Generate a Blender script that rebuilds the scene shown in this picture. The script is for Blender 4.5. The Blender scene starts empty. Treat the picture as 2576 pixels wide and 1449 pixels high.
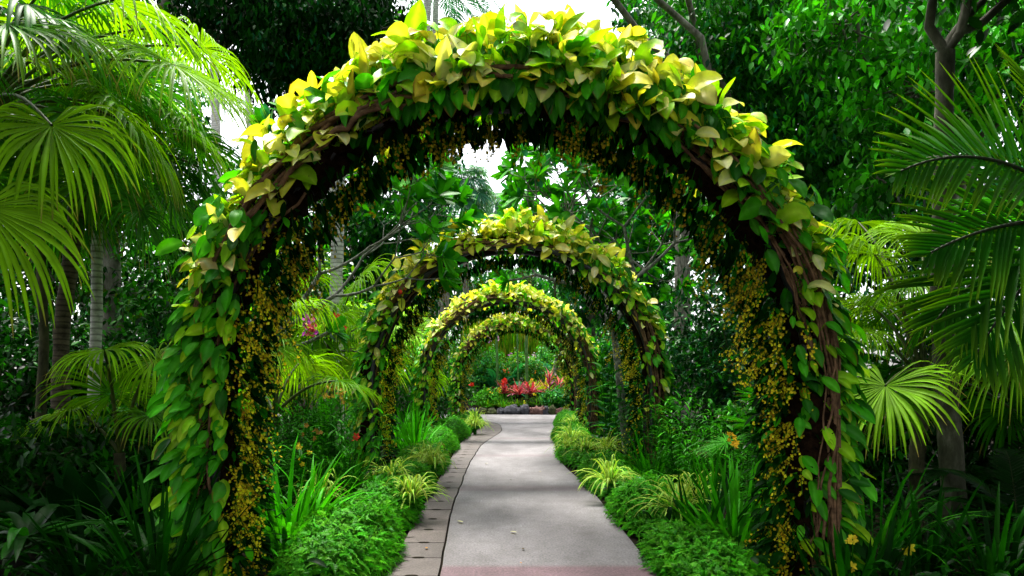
import bpy, math
import numpy as np
from mathutils import Vector

C = bpy.context.scene
COL = C.collection
R = math.radians

# ------------------------------------------------------------------ camera, sky, sun, exposure
EYE = 1.5
F = 1717.0                                   # focal length in the units P() uses
cam = bpy.data.cameras.new('camera')
cam.lens, cam.sensor_width = 24.0, 36.0
cam.shift_y = 0.0914
cam.clip_end, cam.clip_start = 800.0, 0.05
co = bpy.data.objects.new('camera', cam)
co.location = (0, 0, EYE)
co.rotation_euler = (R(90), 0, 0)
COL.objects.link(co)
C.camera = co

SUN_EL, SUN_ROT = R(66), R(335)
w = bpy.data.worlds.new('World')
C.world = w
w.use_nodes = True
nt = w.node_tree
sky = nt.nodes.new('ShaderNodeTexSky')
sky.sky_type = 'NISHITA'
sky.sun_disc = False
sky.sun_elevation, sky.sun_rotation = SUN_EL, SUN_ROT
sky.air_density, sky.dust_density, sky.ozone_density = 1.0, 4.0, 1.0
hsv = nt.nodes.new('ShaderNodeHueSaturation')
hsv.inputs['Saturation'].default_value = 0.25
nt.links.new(sky.outputs[0], hsv.inputs['Color'])
bg = nt.nodes['Background']
nt.links.new(hsv.outputs[0], bg.inputs[0])
bg.inputs[1].default_value = 0.075
sun = bpy.data.lights.new('sun', 'SUN')
sun.energy, sun.angle, sun.color = 1.5, R(14), (1.0, 0.96, 0.88)
so = bpy.data.objects.new('sun', sun)
so.rotation_euler = (R(90) - SUN_EL, 0, R(180) - SUN_ROT)
so.location = (0, 0, 30)
COL.objects.link(so)
C.view_settings.view_transform = 'Standard'
C.view_settings.look = 'None'
C.view_settings.gamma = 1.0
C.view_settings.exposure = 2.85
C.render.engine = 'CYCLES'
cy = C.cycles
cy.max_bounces, cy.diffuse_bounces, cy.glossy_bounces, cy.transmission_bounces = 5, 1, 2, 3
cy.use_denoising = True
cy.sample_clamp_indirect = 4.0
cy.caustics_reflective = cy.caustics_refractive = False


def P(px, py, D):
    """a spot in the garden: bearing, height and distance"""
    return np.array([(px - 1288.0) / F * D, D, EYE + (960.0 - py) / F * D])


# ------------------------------------------------------------------ object helpers
def tag(o, label=None, cat=None, group=None, kind=None):
    for k, v in (('label', label), ('category', cat), ('group', group), ('kind', kind)):
        if v:
            o[k] = v
    return o


def thing(name, label, cat, loc=(0, 0, 0), group=None):
    o = bpy.data.objects.new(name, None)
    o.empty_display_size = 0.2
    o.location = [float(a) for a in loc]
    COL.objects.link(o)
    return tag(o, label, cat, group)


def unit(v):
    return v / np.maximum(np.linalg.norm(v, axis=-1, keepdims=True), 1e-9)


Z = np.array([0.0, 0.0, 1.0])


class G:
    """collects strips and tubes, then links them as ONE mesh"""

    def __init__(s, org=(0, 0, 0)):
        s.v, s.q, s.c, s.n = [], [], [], 0
        s.org = np.asarray(org, float)

    def add(s, v, q, c):
        v = np.asarray(v, float).reshape(-1, 3)
        c = np.asarray(c, float)
        if c.ndim == 1:
            c = np.broadcast_to(c, v.shape)
        s.v.append(v - s.org)
        s.q.append(np.asarray(q, int).reshape(-1, 4) + s.n)
        s.c.append(c.reshape(-1, 3))
        s.n += len(v)

    def strips(s, cen, wid, fold, col, edge=None):
        """cen, wid, fold: (k, s, 3); col: (k, s, 3) or (k, 3); edge colour the same"""
        k, m, _ = cen.shape
        v = np.stack([cen - wid, cen + fold, cen + wid], 2)           # k, m, 3, 3
        col = np.asarray(col, float)
        if col.ndim == 2:
            col = np.repeat(col[:, None, :], m, 1)
        edge = col if edge is None else np.asarray(edge, float)
        if edge.ndim == 2:
            edge = np.repeat(edge[:, None, :], m, 1)
        c = np.stack([edge, col, edge], 2)
        i = np.arange(m - 1)[:, None] * 3 + np.arange(2)[None, :]
        q = np.stack([i, i + 1, i + 4, i + 3], -1).reshape(-1, 4)
        q = (q[None] + (np.arange(k) * m * 3)[:, None, None]).reshape(-1, 4)
        s.add(v, q, c.reshape(-1, 3))

    def blades(s, cen, wid, fold, col, edge, mid):
        """like strips, but five points across: cupped halves and a paler midrib"""
        k, m, _ = cen.shape
        lat = np.array([-1.0, -0.52, 0.0, 0.52, 1.0])
        up = np.array([0.0, 0.30, 1.0, 0.30, 0.0])
        v = cen[:, :, None] + wid[:, :, None] * lat[None, None, :, None] + fold[:, :, None] * up[None, None, :, None]
        c = np.stack([edge, col, mid, col, edge], 2)
        i = np.arange(m - 1)[:, None] * 5 + np.arange(4)[None, :]
        q = np.stack([i, i + 1, i + 6, i + 5], -1).reshape(-1, 4)
        q = (q[None] + (np.arange(k) * m * 5)[:, None, None]).reshape(-1, 4)
        s.add(v, q, c.reshape(-1, 3))

    def tube(s, pts, rad, col, n=8):
        pts = np.asarray(pts, float)
        m = len(pts)
        rad = np.broadcast_to(np.asarray(rad, float), (m,))
        t = unit(np.gradient(pts, axis=0))
        ref = np.array([0.0, 1.0, 0.0]) if abs(t[:, 1]).mean() < 0.8 else np.array([1.0, 0, 0])
        a = unit(np.cross(t, ref))
        b = np.cross(t, a)
        th = np.arange(n) / n * 2 * np.pi
        v = pts[:, None] + rad[:, None, None] * (np.cos(th)[None, :, None] * a[:, None] + np.sin(th)[None, :, None] * b[:, None])
        i = np.arange(m - 1)[:, None] * n + np.arange(n)[None, :]
        j = np.arange(m - 1)[:, None] * n + (np.arange(n)[None, :] + 1) % n
        q = np.stack([i, j, j + n, i + n], -1).reshape(-1, 4)
        s.add(v, q, np.asarray(col, float))

    def grid(s, P3, col):
        """P3: (a, b, 3)"""
        a, b, _ = P3.shape
        i = np.arange(a - 1)[:, None] * b + np.arange(b - 1)[None, :]
        q = np.stack([i, i + 1, i + b + 1, i + b], -1).reshape(-1, 4)
        s.add(P3, q, col)

    def build(s, name, mat, parent=None, smooth=True):
        me = bpy.data.meshes.new(name)
        v = np.concatenate(s.v)
        q = np.concatenate(s.q)
        c = np.concatenate(s.c)
        me.vertices.add(len(v))
        me.vertices.foreach_set('co', v.ravel().astype(np.float32))
        me.loops.add(len(q) * 4)
        me.loops.foreach_set('vertex_index', q.ravel().astype(np.int32))
        me.polygons.add(len(q))
        me.polygons.foreach_set('loop_start', (np.arange(len(q)) * 4).astype(np.int32))
        if smooth:
            me.polygons.foreach_set('use_smooth', np.ones(len(q), bool))
        at = me.color_attributes.new('Col', 'FLOAT_COLOR', 'POINT')
        rgba = np.concatenate([np.clip(c, 0, 1), np.ones((len(c), 1))], 1)
        at.data.foreach_set('color', rgba.ravel().astype(np.float32))
        me.update(calc_edges=True)
        me.validate()
        me.materials.append(mat)
        o = bpy.data.objects.new(name, me)
        COL.objects.link(o)
        if parent is not None:
            o.parent = parent
        else:
            o.location = s.org
        return o


def copy_tree(o, loc, rz=0.0, sc=1.0, parent=None):
    c = o.copy()
    COL.objects.link(c)
    if parent is None:
        c.location = [float(a) for a in loc]
        c.rotation_euler = (0, 0, rz)
        c.scale = (sc, sc, sc)
    else:
        c.parent = parent
    for ch in list(o.children):
        copy_tree(ch, loc, parent=c)
    return c


# ------------------------------------------------------------------ materials
def mat_leaf(name, rough=0.4, trans=0.3, spec=0.4, noise=0.35, nscale=9.0, tint=(1.25, 1.2, 0.5), hue=0.0):
    m = bpy.data.materials.new(name)
    m.use_nodes = True
    n, l = m.node_tree.nodes, m.node_tree.links
    pb, out = n['Principled BSDF'], n['Material Output']
    at = n.new('ShaderNodeAttribute')
    at.attribute_name = 'Col'
    tc = n.new('ShaderNodeTexCoord')
    nz = n.new('ShaderNodeTexNoise')
    nz.inputs['Scale'].default_value = nscale
    nz.inputs['Detail'].default_value = 3
    l.new(tc.outputs['Object'], nz.inputs['Vector'])
    mr = n.new('ShaderNodeMapRange')
    mr.inputs['From Min'].default_value, mr.inputs['From Max'].default_value = 0.3, 0.7
    mr.inputs['To Min'].default_value, mr.inputs['To Max'].default_value = 1 - noise, 1 + noise
    l.new(nz.outputs['Fac'], mr.inputs['Value'])
    mul = n.new('ShaderNodeVectorMath')
    mul.operation = 'SCALE'
    l.new(at.outputs['Color'], mul.inputs[0])
    l.new(mr.outputs[0], mul.inputs['Scale'])
    l.new(mul.outputs[0], pb.inputs['Base Color'])
    pb.inputs['Roughness'].default_value = rough
    pb.inputs['Specular IOR Level'].default_value = spec
    if trans > 0:
        tr = n.new('ShaderNodeBsdfTranslucent')
        tm = n.new('ShaderNodeVectorMath')
        tm.operation = 'MULTIPLY'
        tm.inputs[1].default_value = tint
        l.new(mul.outputs[0], tm.inputs[0])
        l.new(tm.outputs[0], tr.inputs['Color'])
        mx = n.new('ShaderNodeMixShader')
        mx.inputs[0].default_value = trans
        l.new(pb.outputs[0], mx.inputs[1])
        l.new(tr.outputs[0], mx.inputs[2])
        l.new(mx.outputs[0], out.inputs['Surface'])
    return m


def mat_rough(name, a, b, scale=8.0, rough=0.85, bump=0.3, stretch=(1, 1, 1), spec=0.25, c3=None, bands=0.0):
    m = bpy.data.materials.new(name)
    m.use_nodes = True
    n, l = m.node_tree.nodes, m.node_tree.links
    pb = n['Principled BSDF']
    tc = n.new('ShaderNodeTexCoord')
    mp = n.new('ShaderNodeMapping')
    mp.inputs['Scale'].default_value = stretch
    l.new(tc.outputs['Object'], mp.inputs['Vector'])
    nz = n.new('ShaderNodeTexNoise')
    nz.inputs['Scale'].default_value = scale
    nz.inputs['Detail'].default_value = 8
    nz.inputs['Roughness'].default_value = 0.65
    l.new(mp.outputs[0], nz.inputs['Vector'])
    cr = n.new('ShaderNodeValToRGB')
    cr.color_ramp.elements[0].position, cr.color_ramp.elements[1].position = 0.33, 0.67
    cr.color_ramp.elements[0].color = (*a, 1)
    cr.color_ramp.elements[1].color = (*b, 1)
    if c3:
        e = cr.color_ramp.elements.new(0.5)
        e.color = (*c3, 1)
    l.new(nz.outputs['Fac'], cr.inputs['Fac'])
    colr = cr.outputs['Color']
    h = nz.outputs['Fac']
    if bands:
        wv = n.new('ShaderNodeTexWave')
        wv.bands_direction = 'Z'
        wv.inputs['Scale'].default_value = bands
        wv.inputs['Distortion'].default_value = 1.5
        wv.inputs['Detail'].default_value = 2
        l.new(tc.outputs['Object'], wv.inputs['Vector'])
        mr = n.new('ShaderNodeMapRange')
        mr.inputs['From Max'].default_value = 0.35
        mr.inputs['To Min'].default_value = 0.45
        l.new(wv.outputs['Fac'], mr.inputs['Value'])
        sc_ = n.new('ShaderNodeVectorMath')
        sc_.operation = 'SCALE'
        l.new(colr, sc_.inputs[0])
        l.new(mr.outputs[0], sc_.inputs['Scale'])
        colr = sc_.outputs[0]
    l.new(colr, pb.inputs['Base Color'])
    pb.inputs['Roughness'].default_value = rough
    pb.inputs['Specular IOR Level'].default_value = spec
    bp = n.new('ShaderNodeBump')
    bp.inputs['Strength'].default_value = bump
    bp.inputs['Distance'].default_value = 0.02
    l.new(h, bp.inputs['Height'])
    l.new(bp.outputs[0], pb.inputs['Normal'])
    return m


M = {}
M['vine'] = mat_leaf('vine_leaf', 0.45, 0.38, 0.16, 0.22, 11, (1.15, 1.25, 0.3))
M['petal'] = mat_leaf('flower_petal', 0.6, 0.25, 0.2, 0.2, 30, (1, 1, 1))
M['leaf'] = mat_leaf('garden_leaf', 0.42, 0.30, 0.05, 0.3, 5)
M['dark'] = mat_leaf('thick_dark_leaf', 0.5, 0.04, 0.02, 0.3, 5)
M['palm'] = mat_leaf('palm_leaf', 0.5, 0.40, 0.10, 0.25, 4)
M['tree'] = mat_leaf('tree_leaf', 0.38, 0.28, 0.12, 0.4, 1.2)
M['stem'] = mat_leaf('green_stem', 0.5, 0.0, 0.3, 0.4, 20)
M['bark'] = mat_rough('grey_bark', (0.06, 0.055, 0.04), (0.25, 0.24, 0.19), 9, 0.9, 0.5, (1, 1, 0.35), c3=(0.14, 0.13, 0.1))
M['palebark'] = mat_rough('pale_bark', (0.28, 0.28, 0.23), (0.7, 0.69, 0.62), 7, 0.85, 0.3, (1, 1, 1.5), c3=(0.5, 0.49, 0.43), bands=3.5)
M['ringbark'] = mat_rough('ringed_palm_bark', (0.035, 0.028, 0.018), (0.14, 0.11, 0.07), 10, 0.9, 0.6, (1, 1, 1.2), bands=4.5)
M['mossbark'] = mat_rough('mossy_bark', (0.02, 0.022, 0.01), (0.09, 0.085, 0.04), 12, 0.95, 0.6, (1, 1, 0.5))
M['plumeria'] = mat_rough('plumeria_bark', (0.05, 0.055, 0.04), (0.36, 0.37, 0.31), 14, 0.85, 0.3, c3=(0.15, 0.155, 0.125))
M['vinestem'] = mat_rough('woody_vine', (0.05, 0.024, 0.01), (0.27, 0.15, 0.075), 18, 0.8, 0.4)
M['matting'] = mat_rough('root_matting', (0.003, 0.002, 0.001), (0.03, 0.015, 0.007), 22, 1.0, 1.0, spec=0.05)
M['pipe'] = mat_rough('black_painted_pipe', (0.008, 0.009, 0.012), (0.02, 0.022, 0.028), 30, 0.35, 0.05, spec=0.5)
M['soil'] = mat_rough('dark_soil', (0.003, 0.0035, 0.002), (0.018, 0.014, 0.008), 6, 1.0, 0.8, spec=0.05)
M['bamboo'] = mat_rough('bamboo_culm', (0.05, 0.14, 0.03), (0.13, 0.28, 0.07), 5, 0.45, 0.05)
M['wood'] = mat_rough('grey_driftwood', (0.1, 0.1, 0.095), (0.38, 0.37, 0.35), 9, 0.9, 0.5)
M['tagplate'] = mat_rough('tag_plate', (0.35, 0.42, 0.5), (0.5, 0.56, 0.62), 20, 0.4, 0.0)

# leaf colours (linear)
YEL = np.array([0.76, 0.70, 0.06])
CREAM = np.array([0.88, 0.83, 0.26])
LIME = np.array([0.27, 0.56, 0.006])
GRN = np.array([0.036, 0.27, 0.004])
MID = np.array([0.012, 0.125, 0.002])
DRK = np.array([0.003, 0.034, 0.0012])
TEAL = np.array([0.008, 0.085, 0.027])
GOLD = np.array([0.86, 0.69, 0.012])


def jitter(rng, base, k, amt=0.18):
    base = np.asarray(base, float)
    if base.ndim == 1:
        base = np.repeat(base[None], k, 0)
    f = np.exp(rng.normal(0, amt, (k, 1))) * np.exp(rng.normal(0, amt * 0.4, (k, 3)))
    return np.clip(base * f, 0, 0.92)


def pick(rng, cols, probs, k, amt=0.18):
    idx = rng.choice(len(cols), k, p=np.asarray(probs) / np.sum(probs))
    return jitter(rng, np.asarray(cols)[idx], k, amt)


OVATE = np.array([0.05, 0.55, 0.90, 1.0, 0.93, 0.70, 0.34, 0.01])
OVATE_S = np.array([0.0, 0.09, 0.24, 0.4, 0.58, 0.76, 0.91, 1.0])
STRAP = np.array([0.55, 0.85, 1.0, 1.0, 0.92, 0.78, 0.5, 0.03])
LANCE = np.array([0.2, 0.8, 1.0, 0.72, 0.02])
OBLONG = np.array([0.12, 0.4, 0.75, 0.97, 1.0, 0.85, 0.08])
TINY = np.array([0.25, 1.0, 0.75, 0.03])


def leaves(g, base, d, up, L, W, col, prof=LANCE, S=None, droop=0.3, fold=0.12, edge=None, midtint=None, curl=0.0, tw=None, wave=0.0, rich=None):
    """k leaves at once; droop pulls each leaf's outer part down"""
    k = len(base)
    m = len(prof)
    S = np.linspace(0, 1, m) if S is None else S
    L = np.broadcast_to(np.asarray(L, float), (k,))
    W = np.broadcast_to(np.asarray(W, float), (k,))
    droop = np.broadcast_to(np.asarray(droop, float), (k,))
    d = unit(d)
    # the centre line leaves along d and turns towards the ground by droop radians-ish
    dirs = d[:, None] + (-Z)[None, None] * (droop[:, None] * (S[None] ** 1.3) * 2.0)[..., None]
    if np.any(curl):
        dirs = dirs - unit(up)[:, None] * (curl * S[None] * 1.6)[..., None]
    dirs = unit(dirs)
    ds = np.diff(S, prepend=0.0)
    cen = base[:, None] + np.cumsum(dirs * ds[None, :, None], 1) * L[:, None, None]
    ups = np.broadcast_to(unit(up)[:, None], dirs.shape)
    if tw is not None:
        ups = ups + unit(np.cross(d, unit(up)))[:, None] * (tw[:, None] * S[None])[..., None]
    side = unit(np.cross(dirs, ups))
    nrm = np.cross(side, dirs)
    wv = side * (W[:, None] * prof[None] * 0.5)[..., None]
    fo = np.full((k, m), 1.0) * fold
    if wave:
        fo = fold * (1 + wave * np.sin(S[None] * 8.0 + (base[:, :1] * 97.0)))
    fv = -nrm * (W[:, None] * prof[None] * fo)[..., None]
    if rich is not None:
        # rich = colour of each leaf towards its stalk; tips keep col; some tips and rims are scorched brown
        f = np.clip(S * 2.2 - 0.05, 0, 1)[None, :, None]
        c3 = rich[:, None] * (1 - f) + col[:, None] * f
        e3 = c3 * 0.92
        hurt = (np.sin(base[:, 0] * 913.0 + base[:, 2] * 517.0) > 0.86)
        e3[hurt, -3:] = np.array([0.22, 0.10, 0.02])
        g.blades(cen, wv, fv, c3, e3, np.clip(c3 * np.array([1.5, 1.25, 1.8]) + 0.02, 0, 0.92))
        return cen
    c = col
    e = edge
    if midtint is not None:
        e = col if edge is None else edge
        c = np.clip(col * midtint, 0, 0.92)
    g.strips(cen, wv, fv, c, e)
    return cen


def rdir(rng, k):
    return unit(rng.normal(0, 1, (k, 3)))


# ------------------------------------------------------------------ ground, path, edging
gg = G()
xs = np.concatenate([np.linspace(-300, -45, 8), np.linspace(-40, 40, 81), np.linspace(45, 300, 8)])
ys = np.concatenate([np.linspace(-200, -12, 8), np.linspace(-10, 60, 71), np.linspace(70, 500, 12)])
X, Y = np.meshgrid(xs, ys, indexing='ij')
rg = np.random.default_rng(1)
hz = -0.02 - 0.02 * rg.random(X.shape)
gg.grid(np.stack([X, Y, hz], -1), (0, 0, 0))
ground = gg.build('ground', M['soil'])
tag(ground, kind='structure')


def path_mat():
    m = bpy.data.materials.new('exposed_aggregate')
    m.use_nodes = True
    n, l = m.node_tree.nodes, m.node_tree.links
    pb = n['Principled BSDF']
    tc = n.new('ShaderNodeTexCoord')

    def noise(scale, detail, rough=0.6, st=(1, 1, 1)):
        mp = n.new('ShaderNodeMapping')
        mp.inputs['Scale'].default_value = st
        l.new(tc.outputs['Object'], mp.inputs['Vector'])
        z = n.new('ShaderNodeTexNoise')
        z.inputs['Scale'].default_value, z.inputs['Detail'].default_value, z.inputs['Roughness'].default_value = scale, detail, rough
        l.new(mp.outputs[0], z.inputs['Vector'])
        return z.outputs['Fac']

    def ramp(f, a, b, p0=0.35, p1=0.65):
        r = n.new('ShaderNodeValToRGB')
        r.color_ramp.elements[0].position, r.color_ramp.elements[1].position = p0, p1
        r.color_ramp.elements[0].color, r.color_ramp.elements[1].color = (*a, 1), (*b, 1)
        l.new(f, r.inputs['Fac'])
        return r.outputs['Color']

    def mix(a, b, mode='MULTIPLY', fac=1.0):
        x = n.new('ShaderNodeMix')
        x.data_type, x.blend_type = 'RGBA', mode
        x.inputs['Factor'].default_value = fac
        l.new(a, x.inputs[6])
        l.new(b, x.inputs[7])
        return x.outputs[2]
    at = n.new('ShaderNodeAttribute')
    at.attribute_name = 'Col'
    c = mix(at.outputs['Color'], ramp(noise(1.1, 6, 0.6, (1, 0.5, 1)), (0.60, 0.57, 0.57), (1.22, 1.2, 1.2)))
    c = mix(c, ramp(noise(48, 4, 0.75), (0.42, 0.40, 0.39), (1.65, 1.6, 1.58), 0.3, 0.7))
    c = mix(c, ramp(noise(6, 5, 0.7), (0.85, 0.85, 0.82), (1.08, 1.08, 1.1)))
    l.new(c, pb.inputs['Base Color'])
    pb.inputs['Roughness'].default_value = 0.62
    pb.inputs['Specular IOR Level'].default_value = 0.35
    bp = n.new('ShaderNodeBump')
    bp.inputs['Strength'].default_value, bp.inputs['Distance'].default_value = 0.35, 0.006
    l.new(noise(120, 2), bp.inputs['Height'])
    l.new(bp.outputs[0], pb.inputs['Normal'])
    return m


M['path'] = path_mat()
PY = np.array([-6, 3.0, 5.27, 7.57, 9.2, 12.5, 16.6, 20.6, 24.0, 26.0, 27.2])
PL = np.array([-0.95, -0.95, -0.976, -1.05, -1.09, -1.17, -1.27, -1.12, -0.98, -1.15, -1.9])   # outer edge of the edging
PJ = np.array([-0.42, -0.47, -0.56, -0.70, -0.74, -0.79, -0.73, -0.30, -0.42, -0.9, -1.7])     # joint
PR = np.array([1.12, 1.13, 1.14, 1.11, 1.12, 0.90, 1.02, 1.30, 1.65, 1.95, 2.7])


def smooth_interp(yq, ys_, v):
    # monotone-ish smoothing: average of linear interpolations around the query
    return np.mean([np.interp(yq + o, ys_, v) for o in (-0.9, -0.45, 0, 0.45, 0.9)], 0)


yq = np.arange(-6, 27.25, 0.1)
pl, pj, pr = smooth_interp(yq, PY, PL), smooth_interp(yq, PY, PJ), smooth_interp(yq, PY, PR)
wob = np.random.default_rng(5)
pj = pj + 0.006 * np.interp(yq, yq[::4], wob.normal(0, 1, len(yq[::4])))
g = G()
nx = 40
u = np.linspace(0, 1, nx)
top = np.stack([(pj + 0.016)[:, None] * (1 - u) + pr[:, None] * u, np.repeat(yq[:, None], nx, 1), np.zeros((len(yq), nx))], -1)
base_c = np.array([0.142, 0.140, 0.148])
red_c = np.array([0.118, 0.074, 0.088])
pc = np.repeat(np.repeat(base_c[None, None], len(yq), 0), nx, 1)
for b0, b1, amt in ((5.0, 5.5, 1.0), (9.35, 9.8, 0.45), (13.6, 14.05, 0.35), (17.8, 18.2, 0.3), (1.0, 1.4, 1.0)):
    pc[(yq > b0) & (yq < b1)] = base_c * (1 - amt) + red_c * amt
dirt = np.exp(-(1 - u) / 0.035) * 0.55 + np.exp(-u / 0.03) * 0.25
pc = pc * (1 - dirt[None, :, None] * wob.uniform(0.3, 1.0, (len(yq), 1, 1))) * np.array([1, 1, 1])
g.grid(top, pc.reshape(-1, 3))
for edge_x in (pj + 0.016, pr):
    sk = np.stack([np.stack([edge_x, yq, np.zeros_like(yq)], -1), np.stack([edge_x, yq, np.full_like(yq, -0.1)], -1)], 1)
    g.grid(sk, base_c * 0.7)
# the cross path in front of the stone-edged bed
cx = np.linspace(-14, 14, 120)
cy0 = np.full_like(cx, 27.0) - 0.02 * np.abs(cx)
cy1 = 31.0 - 0.10 * cx
cp = np.stack([np.stack([cx, cy0 * (1 - t) + cy1 * t, np.full_like(cx, 0.004)], -1) for t in np.linspace(0, 1, 12)], 1)
g.grid(cp, base_c * 1.06)
pth = g.build('path', M['path'], smooth=False)
tag(pth, kind='structure')

# drain edging: one slab every 0.55 m with a lifting slot in each joint
g = G()
edges = np.arange(-4.0, 27.0, 0.545)
for a, b in zip(edges[:-1], edges[1:]):
    n_ = 6
    yy = np.linspace(a + 0.007, b - 0.007, n_)
    l_, j_ = np.interp(yy, yq, pl), np.interp(yy, yq, pj) - 0.004
    k_ = base_c * wob.uniform(0.42, 0.62) * np.array([1.0, 0.86, 0.74])
    t_ = np.linspace(0, 1, 5)
    tp = np.stack([l_[:, None] * (1 - t_) + j_[:, None] * t_, np.repeat(yy[:, None], 5, 1), np.full((n_, 5), wob.uniform(-0.002, 0.003))], -1)
    g.grid(tp, k_)
    for row in (tp[0], tp[-1]):
        lo = row.copy()
        lo[:, 2] = -0.06
        g.grid(np.stack([row, lo], 0), k_ * 0.6)
    for colm in (tp[:, 0], tp[:, -1]):
        lo = colm.copy()
        lo[:, 2] = -0.06
        g.grid(np.stack([colm, lo], 0), k_ * 0.6)
edg = g.build('path_edging', M['path'], smooth=False)
tag(edg, kind='structure')
g = G()
for a in edges:
    mx = 0.5 * (np.interp(a, yq, pl) + np.interp(a, yq, pj))
    tt = np.linspace(-1, 1, 9)
    hw = 0.022 * np.sqrt(np.maximum(0, 1 - tt ** 2)) + 0.001
    cpt = np.stack([np.stack([mx + tt * 0.055, a - hw, np.full(9, 0.0052)], -1), np.stack([mx + tt * 0.055, a + hw, np.full(9, 0.0052)], -1)], 1)
    g.grid(cpt, (0.01, 0.008, 0.006))
slots = g.build('lifting_slots', M['soil'], edg, smooth=False)

# ------------------------------------------------------------------ arches
AR = 2.2
SPR = 1.44
LARC = 2 * SPR + math.pi * AR


def arc(t, r=AR):
    """t metres along the arch from the left foot: point and outward normal (x, z plane)"""
    t = np.asarray(t, float)
    th = np.clip((t - SPR) / AR, 0, math.pi)
    x = -r * np.cos(th)
    z = SPR + r * np.sin(th)
    z = np.where(t < SPR, t, np.where(t > LARC - SPR, LARC - t, z))
    p = np.stack([x, np.zeros_like(t), z], -1)
    nrm = np.stack([-np.cos(th), np.zeros_like(t), np.sin(th)], -1)
    return p, nrm


def arch(D, x0, seed, label, nleaf=1500, nflow=2600, leafL=0.2, ratio=1.0, bare_pipe=False, slim=1.0, pale=0.0):
    rng = np.random.default_rng(seed)
    org = np.array([x0, D, 0.0])
    root = thing('garden_arch', label, 'arch', org, 'vine-covered arches over the path')
    # pipes
    g = G()
    ts = np.linspace(0, LARC, 90)
    p, nrm = arc(ts)
    py_ = 0.27 if bare_pipe else 0.15
    for dy in (-py_, py_):
        q = p.copy()
        q[:, 1] += dy
        g.tube(q, 0.04, (0, 0, 0), 10)
    for t in np.arange(0.3, LARC, 0.62):
        p1, _ = arc(np.array([t]))
        g.tube([p1[0] + [0, -py_, 0], p1[0] + [0, 0, 0], p1[0] + [0, py_, 0]], 0.014, (0, 0, 0), 6)
    fr = g.build('frame', M['pipe'], root)
    # root matting: a shaggy sleeve round the pipes
    g = G()
    nt_, na = 220, 26
    ts = np.linspace(0.02, LARC - 0.02, nt_)
    p, nrm = arc(ts)
    ph = np.arange(na + 1) / na * 2 * np.pi
    rr = 1 + 0.16 * rng.normal(0, 1, (nt_, na + 1)) + 0.22 * np.interp(ts, ts[::9], rng.normal(0, 1, len(ts[::9])))[:, None]
    rr[:, -1] = rr[:, 0]
    v = p[:, None] + nrm[:, None] * (np.cos(ph)[None, :, None] * 0.115 * rr[..., None] + (0.10 if bare_pipe else 0.03)) + np.array([0, 1, 0]) * (np.sin(ph)[None, :, None] * 0.21 * rr[..., None])
    g.grid(v, (0, 0, 0))
    # fibres hanging out of the matting
    k = 900
    t = rng.uniform(0, LARC, k)
    p, nrm = arc(t)
    a = rng.uniform(0, 2 * np.pi, k)
    rad = np.cos(a)[:, None] * nrm * 0.115 + np.sin(a)[:, None] * np.array([0, 0.21, 0]) + nrm * (0.10 if bare_pipe else 0.03)
    leaves(g, p + rad, unit(rad) + rdir(rng, k) * 0.8, rdir(rng, k), rng.uniform(0.06, 0.2, k), 0.008, np.zeros((k, 3)), LANCE, droop=0.5)
    g.build('root_matting', M['matting'], root)
    # woody stems running along the arch, bundled
    g = G()
    for i in range(76):
        a0 = rng.uniform(0, LARC * 0.75)
        a1 = min(LARC - 0.05, a0 + rng.uniform(1.5, 4.5))
        if i < 14:
            a0, a1 = (0.0, rng.uniform(3, 5)) if i % 2 else (LARC - rng.uniform(3, 5), LARC - 0.02)
        if i > 43:
            a0, a1 = rng.uniform(1.9, 3.0), rng.uniform(4.0, 5.4)
        if i > 59:
            a0, a1 = LARC - rng.uniform(2.2, 4.2), LARC - 0.02
        n_ = 30
        t = np.linspace(a0, a1, n_)
        p, nrm = arc(t)
        ang = rng.uniform(-2.0, 0.3) + np.cumsum(rng.normal(0, 0.09, n_))
        k0 = 1.05 + 0.12 * np.sin(np.linspace(0, rng.uniform(4, 12), n_) + rng.uniform(0, 6))
        q = p + nrm * (np.cos(ang) * 0.135 * k0)[:, None] + np.array([0, 1, 0]) * (np.sin(ang) * 0.23 * k0)[:, None]
        if i > 43:
            ang = rng.uniform(-1.55, -0.5) + np.cumsum(rng.normal(0, 0.07, n_))
            q = p + nrm * (np.cos(ang) * 0.19 * k0 + 0.03)[:, None] + np.array([0, 1, 0]) * (np.sin(ang) * 0.31 * k0)[:, None]
        g.tube(q, rng.uniform(0.007, 0.017) * (1.2 if 43 < i < 60 else 0.8), (0, 0, 0), 6)
    g.build('vine_stem', M['vinestem'], root)
    # climbing vine leaves
    g = G()
    k = nleaf
    t = np.concatenate([rng.uniform(0.0, LARC, int(k * 0.66)), rng.normal(LARC / 2 + 0.15, 1.6, k - int(k * 0.66))])
    t = np.clip(t, 0.05, LARC - 0.05)
    hgt = np.clip(arc(t)[1][:, 2], 0, 1)
    cls = rng.random(k)
    high = (hgt > 0.25) & (cls < 0.42 + 0.08 * hgt)       # upright young growth on the outside
    bare = (np.abs(t - LARC * 0.345) < 0.62) & ~high & (rng.random(k) < 0.9)
    bare |= ~high & (hgt > 0.3) & (hgt < 0.93) & (rng.random(k) < 0.45 * slim ** 2)
    bare |= ~high & (hgt <= 0.3) & (rng.random(k) < 0.18)
    bare |= ~high & (t > LARC - 3.4) & (rng.random(k) < 0.22)
    bare |= high & (hgt > 0.55) & (rng.random(k) < 0.08)
    if bare_pipe:
        bare |= ~high & (np.abs(t - LARC / 2) < 1.0) & (rng.random(k) < 0.93)
    t, hgt, high = t[~bare], hgt[~bare], high[~bare]
    k = len(t)
    p, nrm = arc(t)
    side = np.array([0.0, 1.0, 0.0])
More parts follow.
